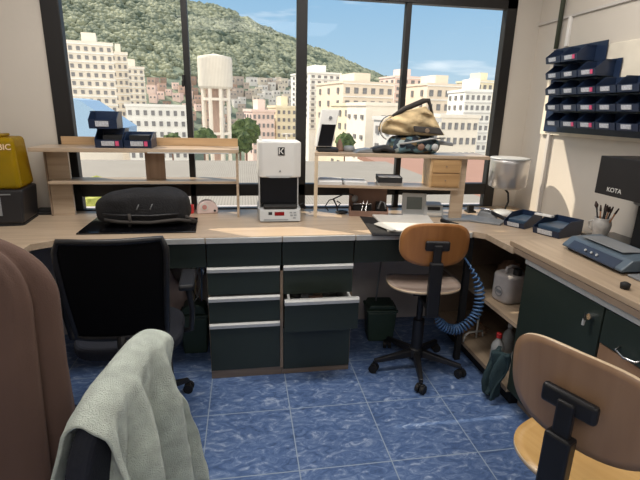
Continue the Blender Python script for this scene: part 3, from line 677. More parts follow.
# =====================================================================  RIGHT WORKTOP ITEMS
SB = .8925
bb = [(1.60, 2.42, ZB+.0005, .75), (1.66, 2.28, ZB+.0005, .78)]
def flat_bin(name, lab, loc, rz, w, dpt, h):
    t = thing(name, lab, 'storage bin', loc, rz, 'navy bins on the right worktop')
    b = MB(); hw = w/2; th = .003
    for s in (-1, 1):
        x0, x1 = (-hw, -hw+th) if s < 0 else (hw-th, hw)
        b.prism([(0, 0), (dpt, 0), (dpt, h), (dpt*.4, h), (-.012, h*.45)], 'x', x0, x1)
    b.box(-hw+th, hw-th, 0, dpt, 0, th); b.box(-hw+th, hw-th, dpt-th, dpt, th, h); b.prism([(0, 0), (th, 0), (-.012+th, h*.45), (-.012, h*.45)], 'x', -hw+th, hw-th)
    b.build('tub', M['navy'], t)
    bx(-hw+.012, hw-.012, .02, dpt-.01, .004, h*.62).build('contents', M['navyL'], t, bevel=.004)
    MB().hexa([(-hw*.6,-.008,h*.08),(hw*.5,-.008,h*.08),(hw*.5,-.003,h*.08),(-hw*.6,-.003,h*.08),(-hw*.6,-.0135,h*.4),(hw*.5,-.0135,h*.4),(hw*.5,-.009,h*.4),(-hw*.6,-.009,h*.4)]).build('paper_label', M['label'], t)
    return t
flat_bin('storage_bin', 'navy bin on the corner worktop nearest the window, beside the silver lamp', (1.60, 2.43, ZB+.0005), math.radians(-60), .13, .21, .075)
flat_bin('storage_bin', 'navy bin on the corner worktop nearest the blue grey machine', (1.675, 2.235, ZB+.0005), math.radians(-68), .16, .22, .085)
o = MB().box(-.02, .02, -.05, .05, 0, .012).build('white_card', M['paper'], bevel=.002); o.location = (1.72, 2.335, ZB+.09); o.rotation_euler = (0, .1, .5); tag(o, 'small white card lying across the two navy bins', 'card')
# blue grey machine
mc = thing('model_trimmer', 'blue grey wedge shaped machine at the front of the right worktop', 'machine', (1.53, 1.73, SB), math.radians(-3)); mcm = paint('blue_grey_shell', (.085, .115, .145), .35, var=.15)
MB().prism([(0, .012), (.0, .022), (.045, .062), (.19, .070), (.21, .06), (.21, .012)], 'y', -.20, .195).build('body', mcm, mc, bevel=.008)
b = MB(); b.prism([(-.0035, .0145), (-.0035, .020), (.030, .051), (.036, .051), (.036, .0145)], 'y', -.16, .15); b.build('front_panel', paint('dark_slate', (.03, .04, .065), .35), mc)
for y in (-.04, -.005, .035): MB().tube([(.008, y, .036), (.004, y, .039)], .006, 12).build('button', M['lgrey'], mc)
bx(.06, .17, -.12, .14, .0705, .0745).build('top_plate', M['grey'], mc, bevel=.004)
b = MB()
for x in (.03, .18):
    for y in (-.17, .165): b.lathe([(.012, 0), (.012, .0125)], x, y, 12)
b.build('rubber_feet', M['blackm'], mc)
# KOTA unit
ko = thing('scanner', 'black box headed machine on a column at the right worktop', 'machine', (1.80, 1.78, SB))
bx(-.035, .165, -.22, .30, 0, .030).build('base', M['blackgl'], ko, bevel=.004)
bx(.04, .15, -.14, .06, .0305, .258).build('column', M['blackm'], ko, bevel=.004)
MB().box(-.075, .165, -.095, .215, .262, .445).build('head', paint('satin_black', (.012, .011, .012), .45), ko, bevel=.003)
MB().lathe([(.07, .240), (.075, .2615)], .05, -.0, 28).build('lens_ring', M['grey'], ko, smooth=True)
text('KOTA', .029, ko, M['white'], face_mat((-.0757, .095, .292), (0, -1, 0), (0, 0, 1)) @ Matrix.Scale(1.12, 4, (1, 0, 0)), ext=.0003)
# jar with brushes
q = (1.80, 1.99, SB+.0305)
jr = thing('ceramic_pot', 'mottled grey ceramic pot standing on the machine base', 'pot', q)
MB().lathe([(.028, 0), (.036, .006), (.034, .02), (.042, .045), (.045, .07), (.040, .088), (.036, .094), (.040, .102), (.036, .102), (.033, .094), (.036, .07), (.03, .03), (.02, .012)], n=32, cap=True).build('pot', M['vase'], jr, smooth=True)
MB().tube([(-.02, .038, .08), (-.025, .062, .07), (-.022, .058, .04), (-.018, .038, .03)], .005, 8).build('handle', M['vase'], jr, smooth=True)
dirs = [(-.02, .045, .165, 1), (-.01, .02, .15, 0), (.0, -.0, .16, 0), (.01, -.02, .15, 1), (.0, -.05, .155, 0), (.015, -.07, .15, 0), (-.02, -.035, .16, 1)]
for i, (dx, dy, h, kd) in enumerate(dirs):
    t = thing('brush', ['soft dark brush leaning furthest left in the grey pot', 'thin brush second from the left in the grey pot', 'thin brush in the middle of the grey pot', 'soft tipped brush just right of the pot middle', 'thin brush leaning right in the grey pot', 'thin brush leaning furthest right in the grey pot', 'soft tipped brush leaning right at the front of the grey pot'][i], 'brush', (q[0], q[1], q[2]+.014), 0, 'brushes in the ceramic pot')
    e = Vector((dx, dy, h)); s_ = Vector((dx*.15, dy*.15, .0))
    MB().tube([s_, e*.8], [.003, .004], 8).build('handle', M['handle'] if i % 2 else M['blackm'], t, smooth=True)
    MB().tube([e*.8, e*.88, e], [.005, .010 if kd else .005, .003], 8).build('bristles', M['bristle'], t, smooth=True)
p = fz(630, 268, SB)
o = MB().box(-.06, .05, -.08, .10, 0, .010).box(-.03, .05, -.05, .07, .010, .026).build('tool_tray', M['grey'], bevel=.003); o.location = (1.60, 1.42, SB+.0005); tag(o, 'flat grey tray of tools at the right frame edge of the worktop', 'tray')
o = MB().blob((0, 0, .02), .03, .05, .02, 2, .2).build('crumpled_tissue', M['paper'], smooth=True); o.location = (1.66, 1.455, SB+.027); tag(o, 'crumpled white tissue on the flat grey tray', 'tissue')
o = MB().lathe([(.016, 0), (.018, .02), (.008, .026)], n=14).build('bottle_cap', M['blackm'], smooth=True); p = fz(636, 288, SB); o.location = (1.42, p.y, SB+.0003); tag(o, 'small black cap near the front edge of the right worktop', 'cap')

# =====================================================================  BIN RACK ON RIGHT WALL
rk = thing('bin_rack', 'white wall board with stepped navy backplates holding the storage bins', 'rack', (XR, 2.0, 1.4))
bx(-.022, -.001, -.45, .84, -.0, .50).build('board', paint('cream_board', (.72, .66, .55), .7), rk, bevel=.002)
PX = -.030
def plate(y0, y1, z0, z1): bx(PX-.003, PX, y0, y1, z0, z1).build('backplate', M['navy'], rk)
plate(.355, .79, .415, .52); plate(.235, .79, .32, .418); plate(-.30, .79, .02, .318)
b = MB()
for y in [-.25+.2*k for k in range(6)]: b.box(PX+.0005, -.0225, y, y+.03, .03, .30)
b.build('bracket', M['grey'], rk)
BW = .141
for r in range(5):
    ncol = {0: 2, 1: 3}.get(r, 7)
    for c_ in range(ncol):
        z = 1.822-.0915*r; y = 2.645-.021*r-BW*c_
        nm = ['top', 'second', 'middle', 'fourth', 'bottom'][r]; cn = ['first', 'second', 'third', 'fourth', 'fifth', 'sixth', 'seventh'][c_]
        # bin opens toward -X : local -y -> world -x means rotate -90 deg
        make_bin('storage_bin', 'navy wall bin with paper label, %s row, %s from the window' % (nm, cn), 'navy bins on the wall rack', BW-.008, .105, .082, .036, (XR-.034-.1055, y, z), -PI/2, (r, c_) in ((0, 1), (1, 2), (2, 2), (3, 2), (4, 2), (4, 1)))
# black framed object at the right frame edge
o = MB().box(-.02, 0, -.16, .16, 0, .16).build('wall_speaker', M['blackm'], bevel=.003); p = fx(637, 68, XR-.02); o.location = (XR-.0005, p.y-.16, 1.745+.1)
tag(o, 'black box fixed to the right wall beside the bin rack at the frame edge', 'wall box')

# =====================================================================  CHAIRS
def swivel_base(root, R_, ztop, mat, mcast, a0=0, thick=.018, hub=.05):
    b = MB(); b.lathe([(hub*.75, .075), (hub, .085), (hub*.9, .135), (hub*.55, .145)], n=20)
    for k in range(5):
        a = a0+2*PI*k/5; c_, s_ = math.cos(a), math.sin(a)
        b.T = Matrix.Rotation(a, 4, 'Z'); b.hexa([(hub*.7,-.024,.085),(R_,-.013,.062),(R_,.013,.062),(hub*.7,.024,.085),(hub*.7,-.018,.128),(R_,-.010,.085),(R_,.010,.085),(hub*.7,.018,.128)])
    b.T = Matrix.Identity(4)
    b.build('star_base', mat, root, bevel=.004)
    for k in range(5):
        a = a0+2*PI*k/5; b = MB(); b.T = Matrix.Translation((R_*math.cos(a), R_*math.sin(a), 0)) @ Matrix.Rotation(a+.9, 4, 'Z')
        b.tube([(0, 0, .05), (0, 0, .07)], .008, 10); b.tube([(-.026, 0, .026), (-.006, 0, .026)], .026, 18); b.tube([(.006, 0, .026), (.026, 0, .026)], .026, 18); b.box(-.02, .02, -.012, .012, .03, .055)
        b.build('caster', mcast, root)
    b = MB(); b.lathe([(.034, .13), (.034, ztop*.62)], n=18); b.build('column_sleeve', mat, root, smooth=False)
    MB().lathe([(.019, ztop*.62), (.019, ztop)], n=14).build('gas_column', M['black'], root)
def rrect(w, h, e=3.2, n=40):
    out = []
    for i in range(n):
        a = 2*PI*i/n; c_, s_ = math.cos(a), math.sin(a); out.append((w/2*math.copysign(abs(c_)**(2/e), c_), h/2*math.copysign(abs(s_)**(2/e), s_)))
    return out
def stool(label, x, y, rz, zs, zb, mback, mseat, medge, bw=.38, bh=.235, tilt=.12, a0=0, sw=.43, sd=.40, backoff=.2):
    """drafting stool: local -y is the backrest side"""
    t = thing('swivel_stool', label, 'stool', (x, y, 0), rz)
    swivel_base(t, .27, zs-.03, M['black'], M['blackm'], a0-rz)
    def sheet(outline, fn, nm, mat, th):
        b = MB(); n = len(outline); rings = []
        ks = (1, .86, .68, .46, .22)
        bot = [[b._v(fn(p[0]*k, p[1]*k, -th/2)) for p in outline] for k in ks]; top = [[b._v(fn(p[0]*k, p[1]*k, th/2)) for p in outline] for k in ks]
        for S in (bot, top):
            for A, B_ in zip(S, S[1:]):
                for j in range(n): b.bm.faces.new((A[j], A[(j+1)%n], B_[(j+1)%n], B_[j]))
            b.bm.faces.new(S[-1])
        e = [(bot[0][j], bot[0][(j+1)%n], top[0][(j+1)%n], top[0][j]) for j in range(n)]
        for f_ in e: b.bm.faces.new(f_)
        o = b.build(nm, mat, t, smooth=False)
        o.data.materials.append(medge)
        return o
    o = sheet(rrect(sw, sd, 2.6, 48), lambda a, b_, h: (a, b_, zs+h+.010*(a/sw*2)**2*1.2+(.012*max(0, -b_/sd*2)**2)-.02*max(0, b_/sd*2)**3), 'seat', mseat, .014)
    me = o.data
    for p in me.polygons:
        if abs(p.normal.z) < .5: p.material_index = 1
        p.use_smooth = True
    ct, st_ = math.cos(tilt), math.sin(tilt)
    def bf(a, b_, h):
        yy = -.045*(a/bw*2)**2*-1+h   # wraps forward at the sides
        return (a, -backoff+yy*ct-b_*st_, zb+b_*ct+yy*st_*0)
    o = sheet(rrect(bw, bh, 2.9, 56), bf, 'backrest', mback, .012); 
    for p in o.data.polygons:
        v = p.area
    n_side = 56
    tot = len(o.data.polygons)
    for i in range(tot-n_side, tot): o.data.polygons[i].material_index = 1
    for p in o.data.polygons: p.use_smooth = True
    o.data.polygons.foreach_set('use_smooth', [True]*tot)
    # spine
    b = MB(); yb = -backoff-.012
    b.box(-.066*bw/.38, .066*bw/.38, yb-.026, yb-.002, zb-.024, zb+.030); b.build('bracket', M['black'], t, bevel=.011, segs=4)
    b = MB(); b.box(-.022, .022, yb-.035, yb-.012, zb-.12, zb+.01); b.build('spine', M['black'], t, bevel=.006)
    b = MB(); b.box(-.034, .034, yb-.044, yb-.004, zs-.10, zb-.085); b.build('spine_sleeve', M['black'], t, bevel=.007)
    b = MB(); b.box(-.025, .025, yb-.03, .02, zs-.075, zs-.045); b.box(-.07, .07, -.09, .09, zs-.045, zs-.012); b.build('mechanism', M['black'], t, bevel=.004)
    MB().tube([(.05, .02, zs-.05), (.17, .04, zs-.055), (.20, .04, zs-.05)], .006, 8).build('lever', M['chrome'], t, smooth=True)
    return t
stool('orange brown plywood swivel stool with black spine at the bench in the middle', 1.015, 2.355, math.radians(-8), .555, .850, M['ply'], M['seatW'], M['plyE'], bw=.375, bh=.245, tilt=.10, a0=math.radians(-104), sw=.42, sd=.38, backoff=.205)
stool('large tan plywood backed swivel stool in the right foreground', 1.0, .95, math.radians(-66), .535, .835, M['plyF'], M['seatY'], M['plyE'], bw=.40, bh=.285, tilt=.14, a0=.3, backoff=.215)

# mesh office chair
t = thing('office_chair', 'black mesh backed office chair at the left of the bench', 'office chair', (-.555, 2.12, 0), math.radians(3))
swivel_base(t, .27, .42, M['black'], M['blackm'], .55)
MB().prism([(p[0], p[1]) for p in rrect(.48, .46, 3.4)], 'z', .43, .49).build('seat', M['navyf'], t, bevel=.02, segs=3)
bx(-.10, .10, -.12, .12, .395, .4295).build('mechanism', M['black'], t)
def backfn(u, v, off=0):
    a = (u-.5)*2; z = .55+.445*v; hw = (.185+.026*min(1, v*1.2))*(1 if v < .9 else math.sqrt(max(0, 1-((v-.9)/.13)**2*.25)))
    return (a*hw, -.235-.05*v+.035*a*a+off-.02*math.sin(v*PI), z)
b = MB(); b.grid(lambda u, v: backfn(u, v), 16, 18); b.build('mesh_back', M['meshf'], t, smooth=True, solid=.006)
rim = [backfn(0, j/10) for j in range(11)]+[backfn(i/8, 1) for i in range(1, 8)]+[backfn(1, 1-j/10) for j in range(11)]+[backfn(1-i/8, 0) for i in range(1, 8)]
MB().tube(rim, .014, 8, closed=True).build('back_frame', M['black'], t, smooth=True)
MB().tube([(0, -.06, .41), (0, -.22, .43), (0, -.245, .50), (0, -.235, .56)], .02, 10).build('back_bar', M['black'], t, smooth=True)
bx(-.17, .17, -.225, -.21, .60, .635).build('lumbar_bar', M['black'], t, bevel=.006)
for s in (-1, 1):
    a_ = MB().tube([(s*.22, .0, .44), (s*.275, .0, .45), (s*.285, -.01, .56), (s*.275, -.03, .66), (s*.27, -.03, .70)], .014, 8).build('arm_post', M['black'], t, smooth=True)
    bx(s*.27-.035, s*.27+.035, -.12, .12, .70, .73).build('armrest', M['black'], t, bevel=.010)

# brown draped high back chair, left foreground
CX, CY = -.745, 1.33
t = thing('high_back_chair', 'high backed office chair at the left edge hidden under a brown garment', 'office chair', (CX, CY, 0), math.radians(-4))
swivel_base(t, .29, .44, M['black'], M['blackm'], .1)
MB().prism(rrect(.40, .40, 3.4), 'z', .44, .50).build('seat', M['navyf'], t, bevel=.02, segs=3)
MB().prism([(p[0], p[1]+.86) for p in rrect(.40, .50, 3)], 'y', -.26, -.20).build('backrest', M['navyf'], t, bevel=.015)
bx(-.03, .03, -.24, -.05, .40, .4395).build('back_bracket', M['black'], t); bx(-.03, .03, -.2395, -.2015, .44, .62).build('back_bar', M['black'], t)
def jf(u, v):
    a = 2*PI*u; ct, s = math.cos(a), math.sin(a)
    q_ = 1-v
    r = min(1, math.sin(min(1, v*2.6)*PI/2)**.62) if v > 0 else 0
    zz = 1.255-.75*v**1.5
    hw = .295*r*(1+.03*v); hd = .085*r*(1+.5*v)
    k = 1+.05*r*math.sin(a*9+v*2)+.025*r*math.sin(a*17+v*5)
    sg = lambda q, e: math.copysign(abs(q)**e, q)
    return (hw*sg(ct, .75)*k, -.23+hd*sg(s, .75)*k, zz+.008*noise.noise(Vector((ct*3, s*3, v*6))))
o = MB().grid(jf, 120, 50, True).build('draped_jacket', M['brown'], smooth=True, solid=.006)
o.location = (CX, CY, 0); o.rotation_euler = (0, 0, math.radians(-4))
tag(o, 'brown cloth jacket draped over the high chair back at the left edge', 'jacket')

# towel chair
TX, TY = -.282, .95
t = thing('padded_chair', 'dark navy padded chair in the left foreground under the green towel', 'chair', (TX, TY, 0), math.radians(-14))
swivel_base(t, .28, .42, M['black'], M['blackm'], .5)
MB().prism([(p[0]-.17, p[1]) for p in rrect(.30, .36, 3.4)], 'z', .43, .50).build('seat', M['navyf'], t, bevel=.02, segs=3)
bx(-.20, .02, -.03, .03, .40, .4295).build('back_bracket', M['black'], t)
b = MB()
prof = [(p[0], p[1]+.12*p[0]-.028) for p in rrect(.44, .42, 3.4, 44)]
ks = [(1.0, 0), (.96, .014), (.88, .022)]
b.prism([(p[0], p[1]+.775) for p in prof], 'x', -.02, .03); b.build('backrest', M['navyf'], t, bevel=.02, segs=4)
bx(-.045, -.0205, -.03, .03, .41, .74).build('back_bar', M['black'], t)
# towel (same frame as the chair)
tw = MB()
def tf(u, v):
    # u along the chair back (0 near .. 1 far), v across (0 = left hem .. 1 = right hem)
    y = -.165+.35*u
    ztop = .747+.21*max(0, 1-abs(y/.22)**3.4)**(1/3.4)+.12*y if abs(y) < .22 else .75
    ztop += .020
    Lr = .52; Ll = .17-.05*u+.10*(1-u)
    s = -Ll+(Ll+Lr)*v     # arc length from crest, negative = left side
    rad = .034
    if abs(s) < rad*1.4:
        x = s*.82; z = ztop-.012*(s/rad)**2
    else:
        d = abs(s)-rad*1.4; x = math.copysign(rad*1.2, s); z = ztop-.026-d*.96
        x += (.06*d if s > 0 else -.24*d)
    fold = min(1, max(0, abs(s)-.03)*6)
    if s > 0:
        x += fold*(.028*math.sin(u*17+1.0+s*4)+.015*math.sin(u*36+s*6)); y += s*.06*(u-.5)+fold*.012*math.sin(s*14+u*3)
    else: x += fold*.008*math.sin(u*14); y += -.12*abs(s)*(1-u)
    n = noise.noise(Vector((x*16, y*16, z*16)))*.006
    return (x+n+.005, y+n, z+n)
o = tw.grid(tf, 90, 90).build('towel', M['towel'], smooth=True, solid=.007)
o.location = (TX, TY, 0); o.rotation_euler = (0, 0, math.radians(-14))
tag(o, 'pale green terry towel draped over the dark chair back in the foreground', 'towel')

# =====================================================================  UNDER THE BENCH
def pbin(label, x, y, w, h, swing, rz=0):
    t = thing('waste_bin', label, 'waste bin', (x, y, 0), rz)
    MB().hexa([(-w*.42,-w*.36,0),(w*.42,-w*.36,0),(w*.42,w*.36,0),(-w*.42,w*.36,0),(-w*.5,-w*.43,h*.74),(w*.5,-w*.43,h*.74),(w*.5,w*.43,h*.74),(-w*.5,w*.43,h*.74)]).build('body', M['binG'], t, bevel=.01)
    bx(-w*.53, w*.53, -w*.46, w*.46, h*.741, h*.80).build('rim', M['binG'], t, bevel=.006)
    MB().prism([(-w*.45, h*.801), (w*.45, h*.801), (w*.38, h*.93), (w*.15, h), (-w*.15, h), (-w*.38, h*.93)] if swing else [(-w*.48, h*.801), (w*.48, h*.801), (w*.40, h*.9), (-w*.40, h*.9)], 'y', -w*.38, w*.38).build('lid', M['binG'], t, bevel=.008)
    return t
pbin('dark green swing lid bin under the bench left of the drawer cabinet', -.335, 2.74, .17, .34, True)
pbin('dark green lidded bin under the bench right of the drawer cabinet', .90, 2.76, .20, .30, False, -.1)
o = MB().tube([(0, 0, 0), (.06, .10, .36)], .006, 8).build('broom_stick', M['grey'], smooth=True); o.location = (.865, 2.76, .273); tag(o, 'thin grey stick leaning up from the right hand bin', 'stick')
def sack(u, v, w=.17, d=.10, h=.5):
    a = 2*PI*u; r = (math.sin(min(1, v*6)*PI/2))*(1-.55*max(0, v-.6)/.4)
    n = 1+.12*math.sin(a*5+v*4)+.1*noise.noise(Vector((math.cos(a)*2, math.sin(a)*2, v*5)))
    return (w*r*math.cos(a)*n, d*r*math.sin(a)*n, h*v)
o = MB().grid(sack, 48, 30, True).build('plastic_sack', M['bagw'], smooth=True); o.location = (-.56, 2.88, .001); tag(o, 'pale crumpled plastic sack standing under the bench behind the mesh chair', 'bag')
fo = MB(); fo.blob((0, 0, .0), .035, .03, .07, 3, .5, 4, 5); o = fo.build('foil_roll', M['foil'], smooth=False); o.location = (-.262, 2.74, .60)
tag(o, 'crumpled silver foil bundle beside the left side of the drawer cabinet', 'foil')
wr = thing('cable_bundle', 'loose dark and yellow wires hanging left of the drawer cabinet', 'cable', (-.29, 2.72, .34))
for k, (dx, m_) in enumerate(((0, 'strap'), (.02, 'card'), (-.03, 'blackm'), (.035, 'hose'), (-.01, 'khaki'), (.01, 'lgrey'))):
    MB().tube([(dx+.02, 0, .33), (dx-.02, -.01, .22), (dx-.055+.01*k, 0, .12), (dx-.03, .01, .03), (dx-.01*k, 0, .005)], .004, 6).build('wire', M[m_], wr, smooth=True)
# right shelf-unit contents
p = fz(505, 300, .4625); p = (p.x+.02, p.y+.0, .4625)
jg = thing('plastic_jug', 'cloudy white plastic jug with black cap on the middle shelf at right', 'jug', p, .2)
MB().prism(rrect(.17, .15, 3.6, 40), 'z', 0, .175).build('body', M['jug'], jg, bevel=.022, segs=3)
MB().tube([(-.045, 0, .172), (-.04, 0, .205), (.0, 0, .212), (.04, 0, .200), (.05, 0, .172)], .010, 8).build('handle', M['jug'], jg, smooth=True)
MB().lathe([(.024, .176), (.024, .205), (.02, .208)], -.005, -.045, 16).build('cap', M['blackm'], jg)
b = MB()
ring = [(-.0878, -.005+.028*math.cos(a), .07+.028*math.sin(a)) for a in [2*PI*k/20 for k in range(20)]]; b.tube(ring, .0025, 6, closed=True)
b.box(-.090, -.0855, -.022, .012, .062, .078); b.build('printed_logo', M['grey'], jg)
o = MB().blob((0, 0, .0), .07, .08, .085, 3, .35, 3, 8).build('brown_paper_bag', M['crum']); o.location = (1.60, 2.42, .60); tag(o, 'crumpled brown paper stuffed under the corner worktop behind the jug', 'paper bag')
o.location = (1.62, 2.44, .567)
for k, (x, y, c_) in enumerate(((1.43, 2.16, 'red'), (1.50, 2.06, 'red'), (1.57, 2.27, 'white'))):
    t = thing('spray_bottle', ['cloudy bottle with red cap nearest the floor edge on the bottom shelf', 'cloudy bottle with red cap beside the teal cloth on the bottom shelf', 'cloudy bottle with white cap at the back of the bottom shelf'][k], 'bottle', (x, y, .1005), 0)
    MB().lathe([(.034, 0), (.037, .006), (.037, .12), (.030, .145), (.013, .165), (.013, .18)], n=22).build('body', M['plast'], t, smooth=True)
    MB().lathe([(.016, .1805), (.016, .205), (.012, .208)], n=16).build('cap', M[c_], t)
def drape(u, v): return (.03*math.sin(v*9+u*5)-.02*u+.012*math.sin(v*21), (v-.5)*.10, .27*(1-u)-.0)
tt = MB().grid(drape, 20, 30).build('teal_cloth', M['teal'], smooth=True, solid=.012); tt.location = (1.330, 1.985, .03); tag(tt, 'dark teal cloth hanging at the front of the bottom shelf', 'cloth')
t = thing('metal_stand', 'small white metal stand on the bottom shelf by the blue hose', 'stand', (1.47, 2.47, .1005), .3)
b = MB(); b.tube([(0, 0, .01), (0, 0, .21)], .006, 8); b.tube([(-.10, .0, .05), (-.06, .01, .055), (.05, 0, .05)], .007, 8); b.tube([(-.10, 0, .05), (-.11, 0, .006)], .005, 6); b.tube([(.05, 0, .05), (.06, .0, .006)], .005, 6)
b.build('frame', M['white'], t, smooth=True)
o = MB().blob((0, 0, 0), .10, .12, .025, 3, .5, 3, 2, flat=.018).build('crumpled_wrapping', M['crum']); o.location = (1.50, 2.60, .119); tag(o, 'crumpled brown wrapping lying on the bottom shelf in the sun', 'paper')
# coiled blue hose
b = MB(); pts = []
A = [fz(0, 0, 0)]*0
path = [Vector((1.19, 2.42, .80)), Vector((1.30, 2.36, .66)), Vector((1.37, 2.33, .50)), Vector((1.345, 2.30, .36)), Vector((1.24, 2.28, .285)), Vector((1.15, 2.29, .30)), Vector((1.10, 2.32, .36))]
def cr(P, t):
    n = len(P)-1; i = min(int(t*n), n-1); f_ = t*n-i; p0 = P[max(i-1, 0)]; p1 = P[i]; p2 = P[i+1]; p3 = P[min(i+2, n)]
    return .5*((2*p1)+(p2-p0)*f_+(2*p0-5*p1+4*p2-p3)*f_*f_+(3*p1-p0-3*p2+p3)*f_**3)
NT = 36; K = NT*12
for i in range(K+1):
    tt_ = i/K; c_ = cr(path, tt_); d = (cr(path, min(1, tt_+.01))-cr(path, max(0, tt_-.01))).normalized(); a = d.orthogonal().normalized(); a = Vector((0, 1, 0)) - d*d.y; a.normalize(); bb_ = d.cross(a)
    ang = 2*PI*NT*tt_; rr = .026*min(1, max(0, (tt_-.15)*6)) if tt_ < .9 else .026*(1-tt_)*10
    pts.append(c_+(a*math.cos(ang)+bb_*math.sin(ang))*rr)
o = b.tube(pts, .006, 6).build('coiled_hose', M['hose'], smooth=True); tag(o, 'coiled blue air hose hanging beside the wooden stool under the bench', 'hose')

# =====================================================================  OUTSIDE
GZ = -22.0
struct('ground', bx(-500, 700, 8, 900, GZ-1, GZ), paint('street_ground', (.30, .29, .27), .9, var=.2, scale=.05))
hill_m = leafy('hill_undergrowth', (.10, .14, .11), (.24, .28, .20), .05)  # greens paled and greyed, distance haze put into the colour
ridge = [(-200, -120), (0, -70), (60, -45), (130, -20), (190, 4), (220, 10), (250, 24), (275, 35), (300, 45), (325, 55), (350, 66), (385, 80), (430, 92), (500, 108), (640, 128), (900, 160)]
RY = 520.
rp = [(fy(a, b_, RY).x, fy(a, b_, RY).z) for a, b_ in ridge]
def ridge_z(xr):
    if xr <= rp[0][0]: return rp[0][1]
    for (xa, za), (xb, zb) in zip(rp, rp[1:]):
        if xr <= xb: return za+(zb-za)*(xr-xa)/(xb-xa)
    return rp[-1][1]
HY0 = 190.
def hill_pt(x, y):
    s = min(1, max(0, (y-HY0)/(RY-HY0))); xr = x*RY/y      # silhouettes taper smoothly toward the base
    z = GZ+(ridge_z(x*1.0+ (xr-x)*.5)-GZ)*(s**.9)
    return z+3*noise.noise(Vector((x*.02, y*.02, 0)))*s
hb = MB(); hb.grid(lambda u, v: (lambda x, y: (x, y, hill_pt(x, y)))(-420+1000*u, HY0+(RY+60-HY0)*v), 80, 30)
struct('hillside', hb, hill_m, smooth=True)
fac = {k: paint('facade_'+k, c_, .85, var=.05, scale=.3) for k, c_ in dict(cream=(.86, .79, .69), white=(.88, .87, .84), beige=(.82, .71, .59), pink=(.84, .66, .60), yellow=(.84, .76, .57), grey=(.64, .63, .62), salmon=(.52, .38, .32), brick=(.36, .26, .21)).items()}  # pale fronts carry the missing sunlight as warm, raised colour
wmat = paint('window_dark', (.19, .19, .20), .3, var=.3, scale=.5)
roofm = paint('roof_terracotta', (.38, .17, .11), .9, var=.2, scale=2)
wme = {}
def winmesh(w, h):
    k = (round(w, 2), round(h, 2))
    if k not in wme:
        b = MB(); b.box(-w/2, w/2, -.25, .05, -h/2, h/2); me = bpy.data.meshes.new('window'); bmesh.ops.recalc_face_normals(b.bm, faces=b.bm.faces[:]); b.bm.to_mesh(me); b.bm.free(); me.materials.append(wmat); wme[k] = me
    return wme[k]
R_ = math.radians
# hillside houses
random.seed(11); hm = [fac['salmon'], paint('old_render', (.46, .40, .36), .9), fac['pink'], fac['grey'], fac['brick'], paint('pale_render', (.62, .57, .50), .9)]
hme = []
for m_ in hm:
    b = MB(); b.box(-3.2, 3.2, -3, 3, -4, 3.0); b.box(-3.4, 3.4, -3.2, 3.2, 3.0, 3.3); me = bpy.data.meshes.new('hillside_house'); bmesh.ops.recalc_face_normals(b.bm, faces=b.bm.faces[:]); b.bm.to_mesh(me); b.bm.free(); me.materials.append(m_); hme.append(me)
hw_me = winmesh(1.3, 1.3)
hpos = []
for i in range(1500):
    if len(hpos) >= 290: break
    px = random.uniform(142, 305); cen = {0: 175, 1: 262}[i % 2]; px = random.gauss(cen, 26 if cen == 175 else 24); py = random.uniform(82, 136) if i % 2 == 0 else random.uniform(80, 132)
    # find where this sight line meets the hill
    y = HY0+15
    while y < RY:
        p = fy(px, py, y)
        if p.z <= hill_pt(p.x, y)+2: break
        y += 5
    if (py > 60 and px < 150) or any((p.x-qx)**2+(y-qy)**2 < 30 for qx, qy in hpos): continue
    t = thing('hillside_house', 'small flat roofed house among the stacked houses on the lower hillside', 'house', (p.x, y, hill_pt(p.x, y)+1.5), random.uniform(-.4, .5), 'small houses on the lower hillside')
    s_ = random.uniform(.5, .85)*y/300; hpos.append((p.x, y)); t.scale = (s_, s_, s_)
    o = bpy.data.objects.new('walls', hme[i % 6]); C.objects.link(o); o.parent = t
    for k in (-1, 1):
        o = bpy.data.objects.new('window', hw_me); C.objects.link(o); o.parent = t; o.location = (1.5*k, -3, .8)
random.seed(3)
hcell = set()
for hx, hy in hpos:
    for ax in (-1, 0, 1):
        for ay in (-1, 0, 1): hcell.add((int(hx//5)+ax, int(hy//5)+ay))
tmpl = bmesh.new(); bmesh.ops.create_icosphere(tmpl, subdivisions=1, radius=1); tv = [v.co.copy() for v in tmpl.verts]; tf_ = [[v.index for v in f.verts] for f in tmpl.faces]
V = []; F = []
for i in range(16000):
    v = random.random()**.8; y = HY0+40+(RY-HY0-35)*v; u = random.random(); x = (-.62+1.25*u)*y
    if (int(x//5), int(y//5)) in hcell: continue
    z = hill_pt(x, y); r = random.uniform(1.8, 4.0)*(y/420); b0 = len(V)
    for q_ in tv: V.append((x+q_.x*r*random.uniform(.8, 1.2), y+q_.y*r, z+r*.3+q_.z*r*random.uniform(.75, 1.1)))
    F += [[b0+k for k in f_] for f_ in tf_]
me = bpy.data.meshes.new('forest_canopy'); me.from_pydata(V, [], F); me.materials.append(leafy('forest_leaves', (.065, .095, .068), (.33, .35, .245), .05))  # desaturated greens, haze over the hill put into the leaf colour
o = bpy.data.objects.new('forest_canopy', me); C.objects.link(o); tag(o, 'dense green forest canopy covering the hillside outside', 'forest', None, 'stuff')

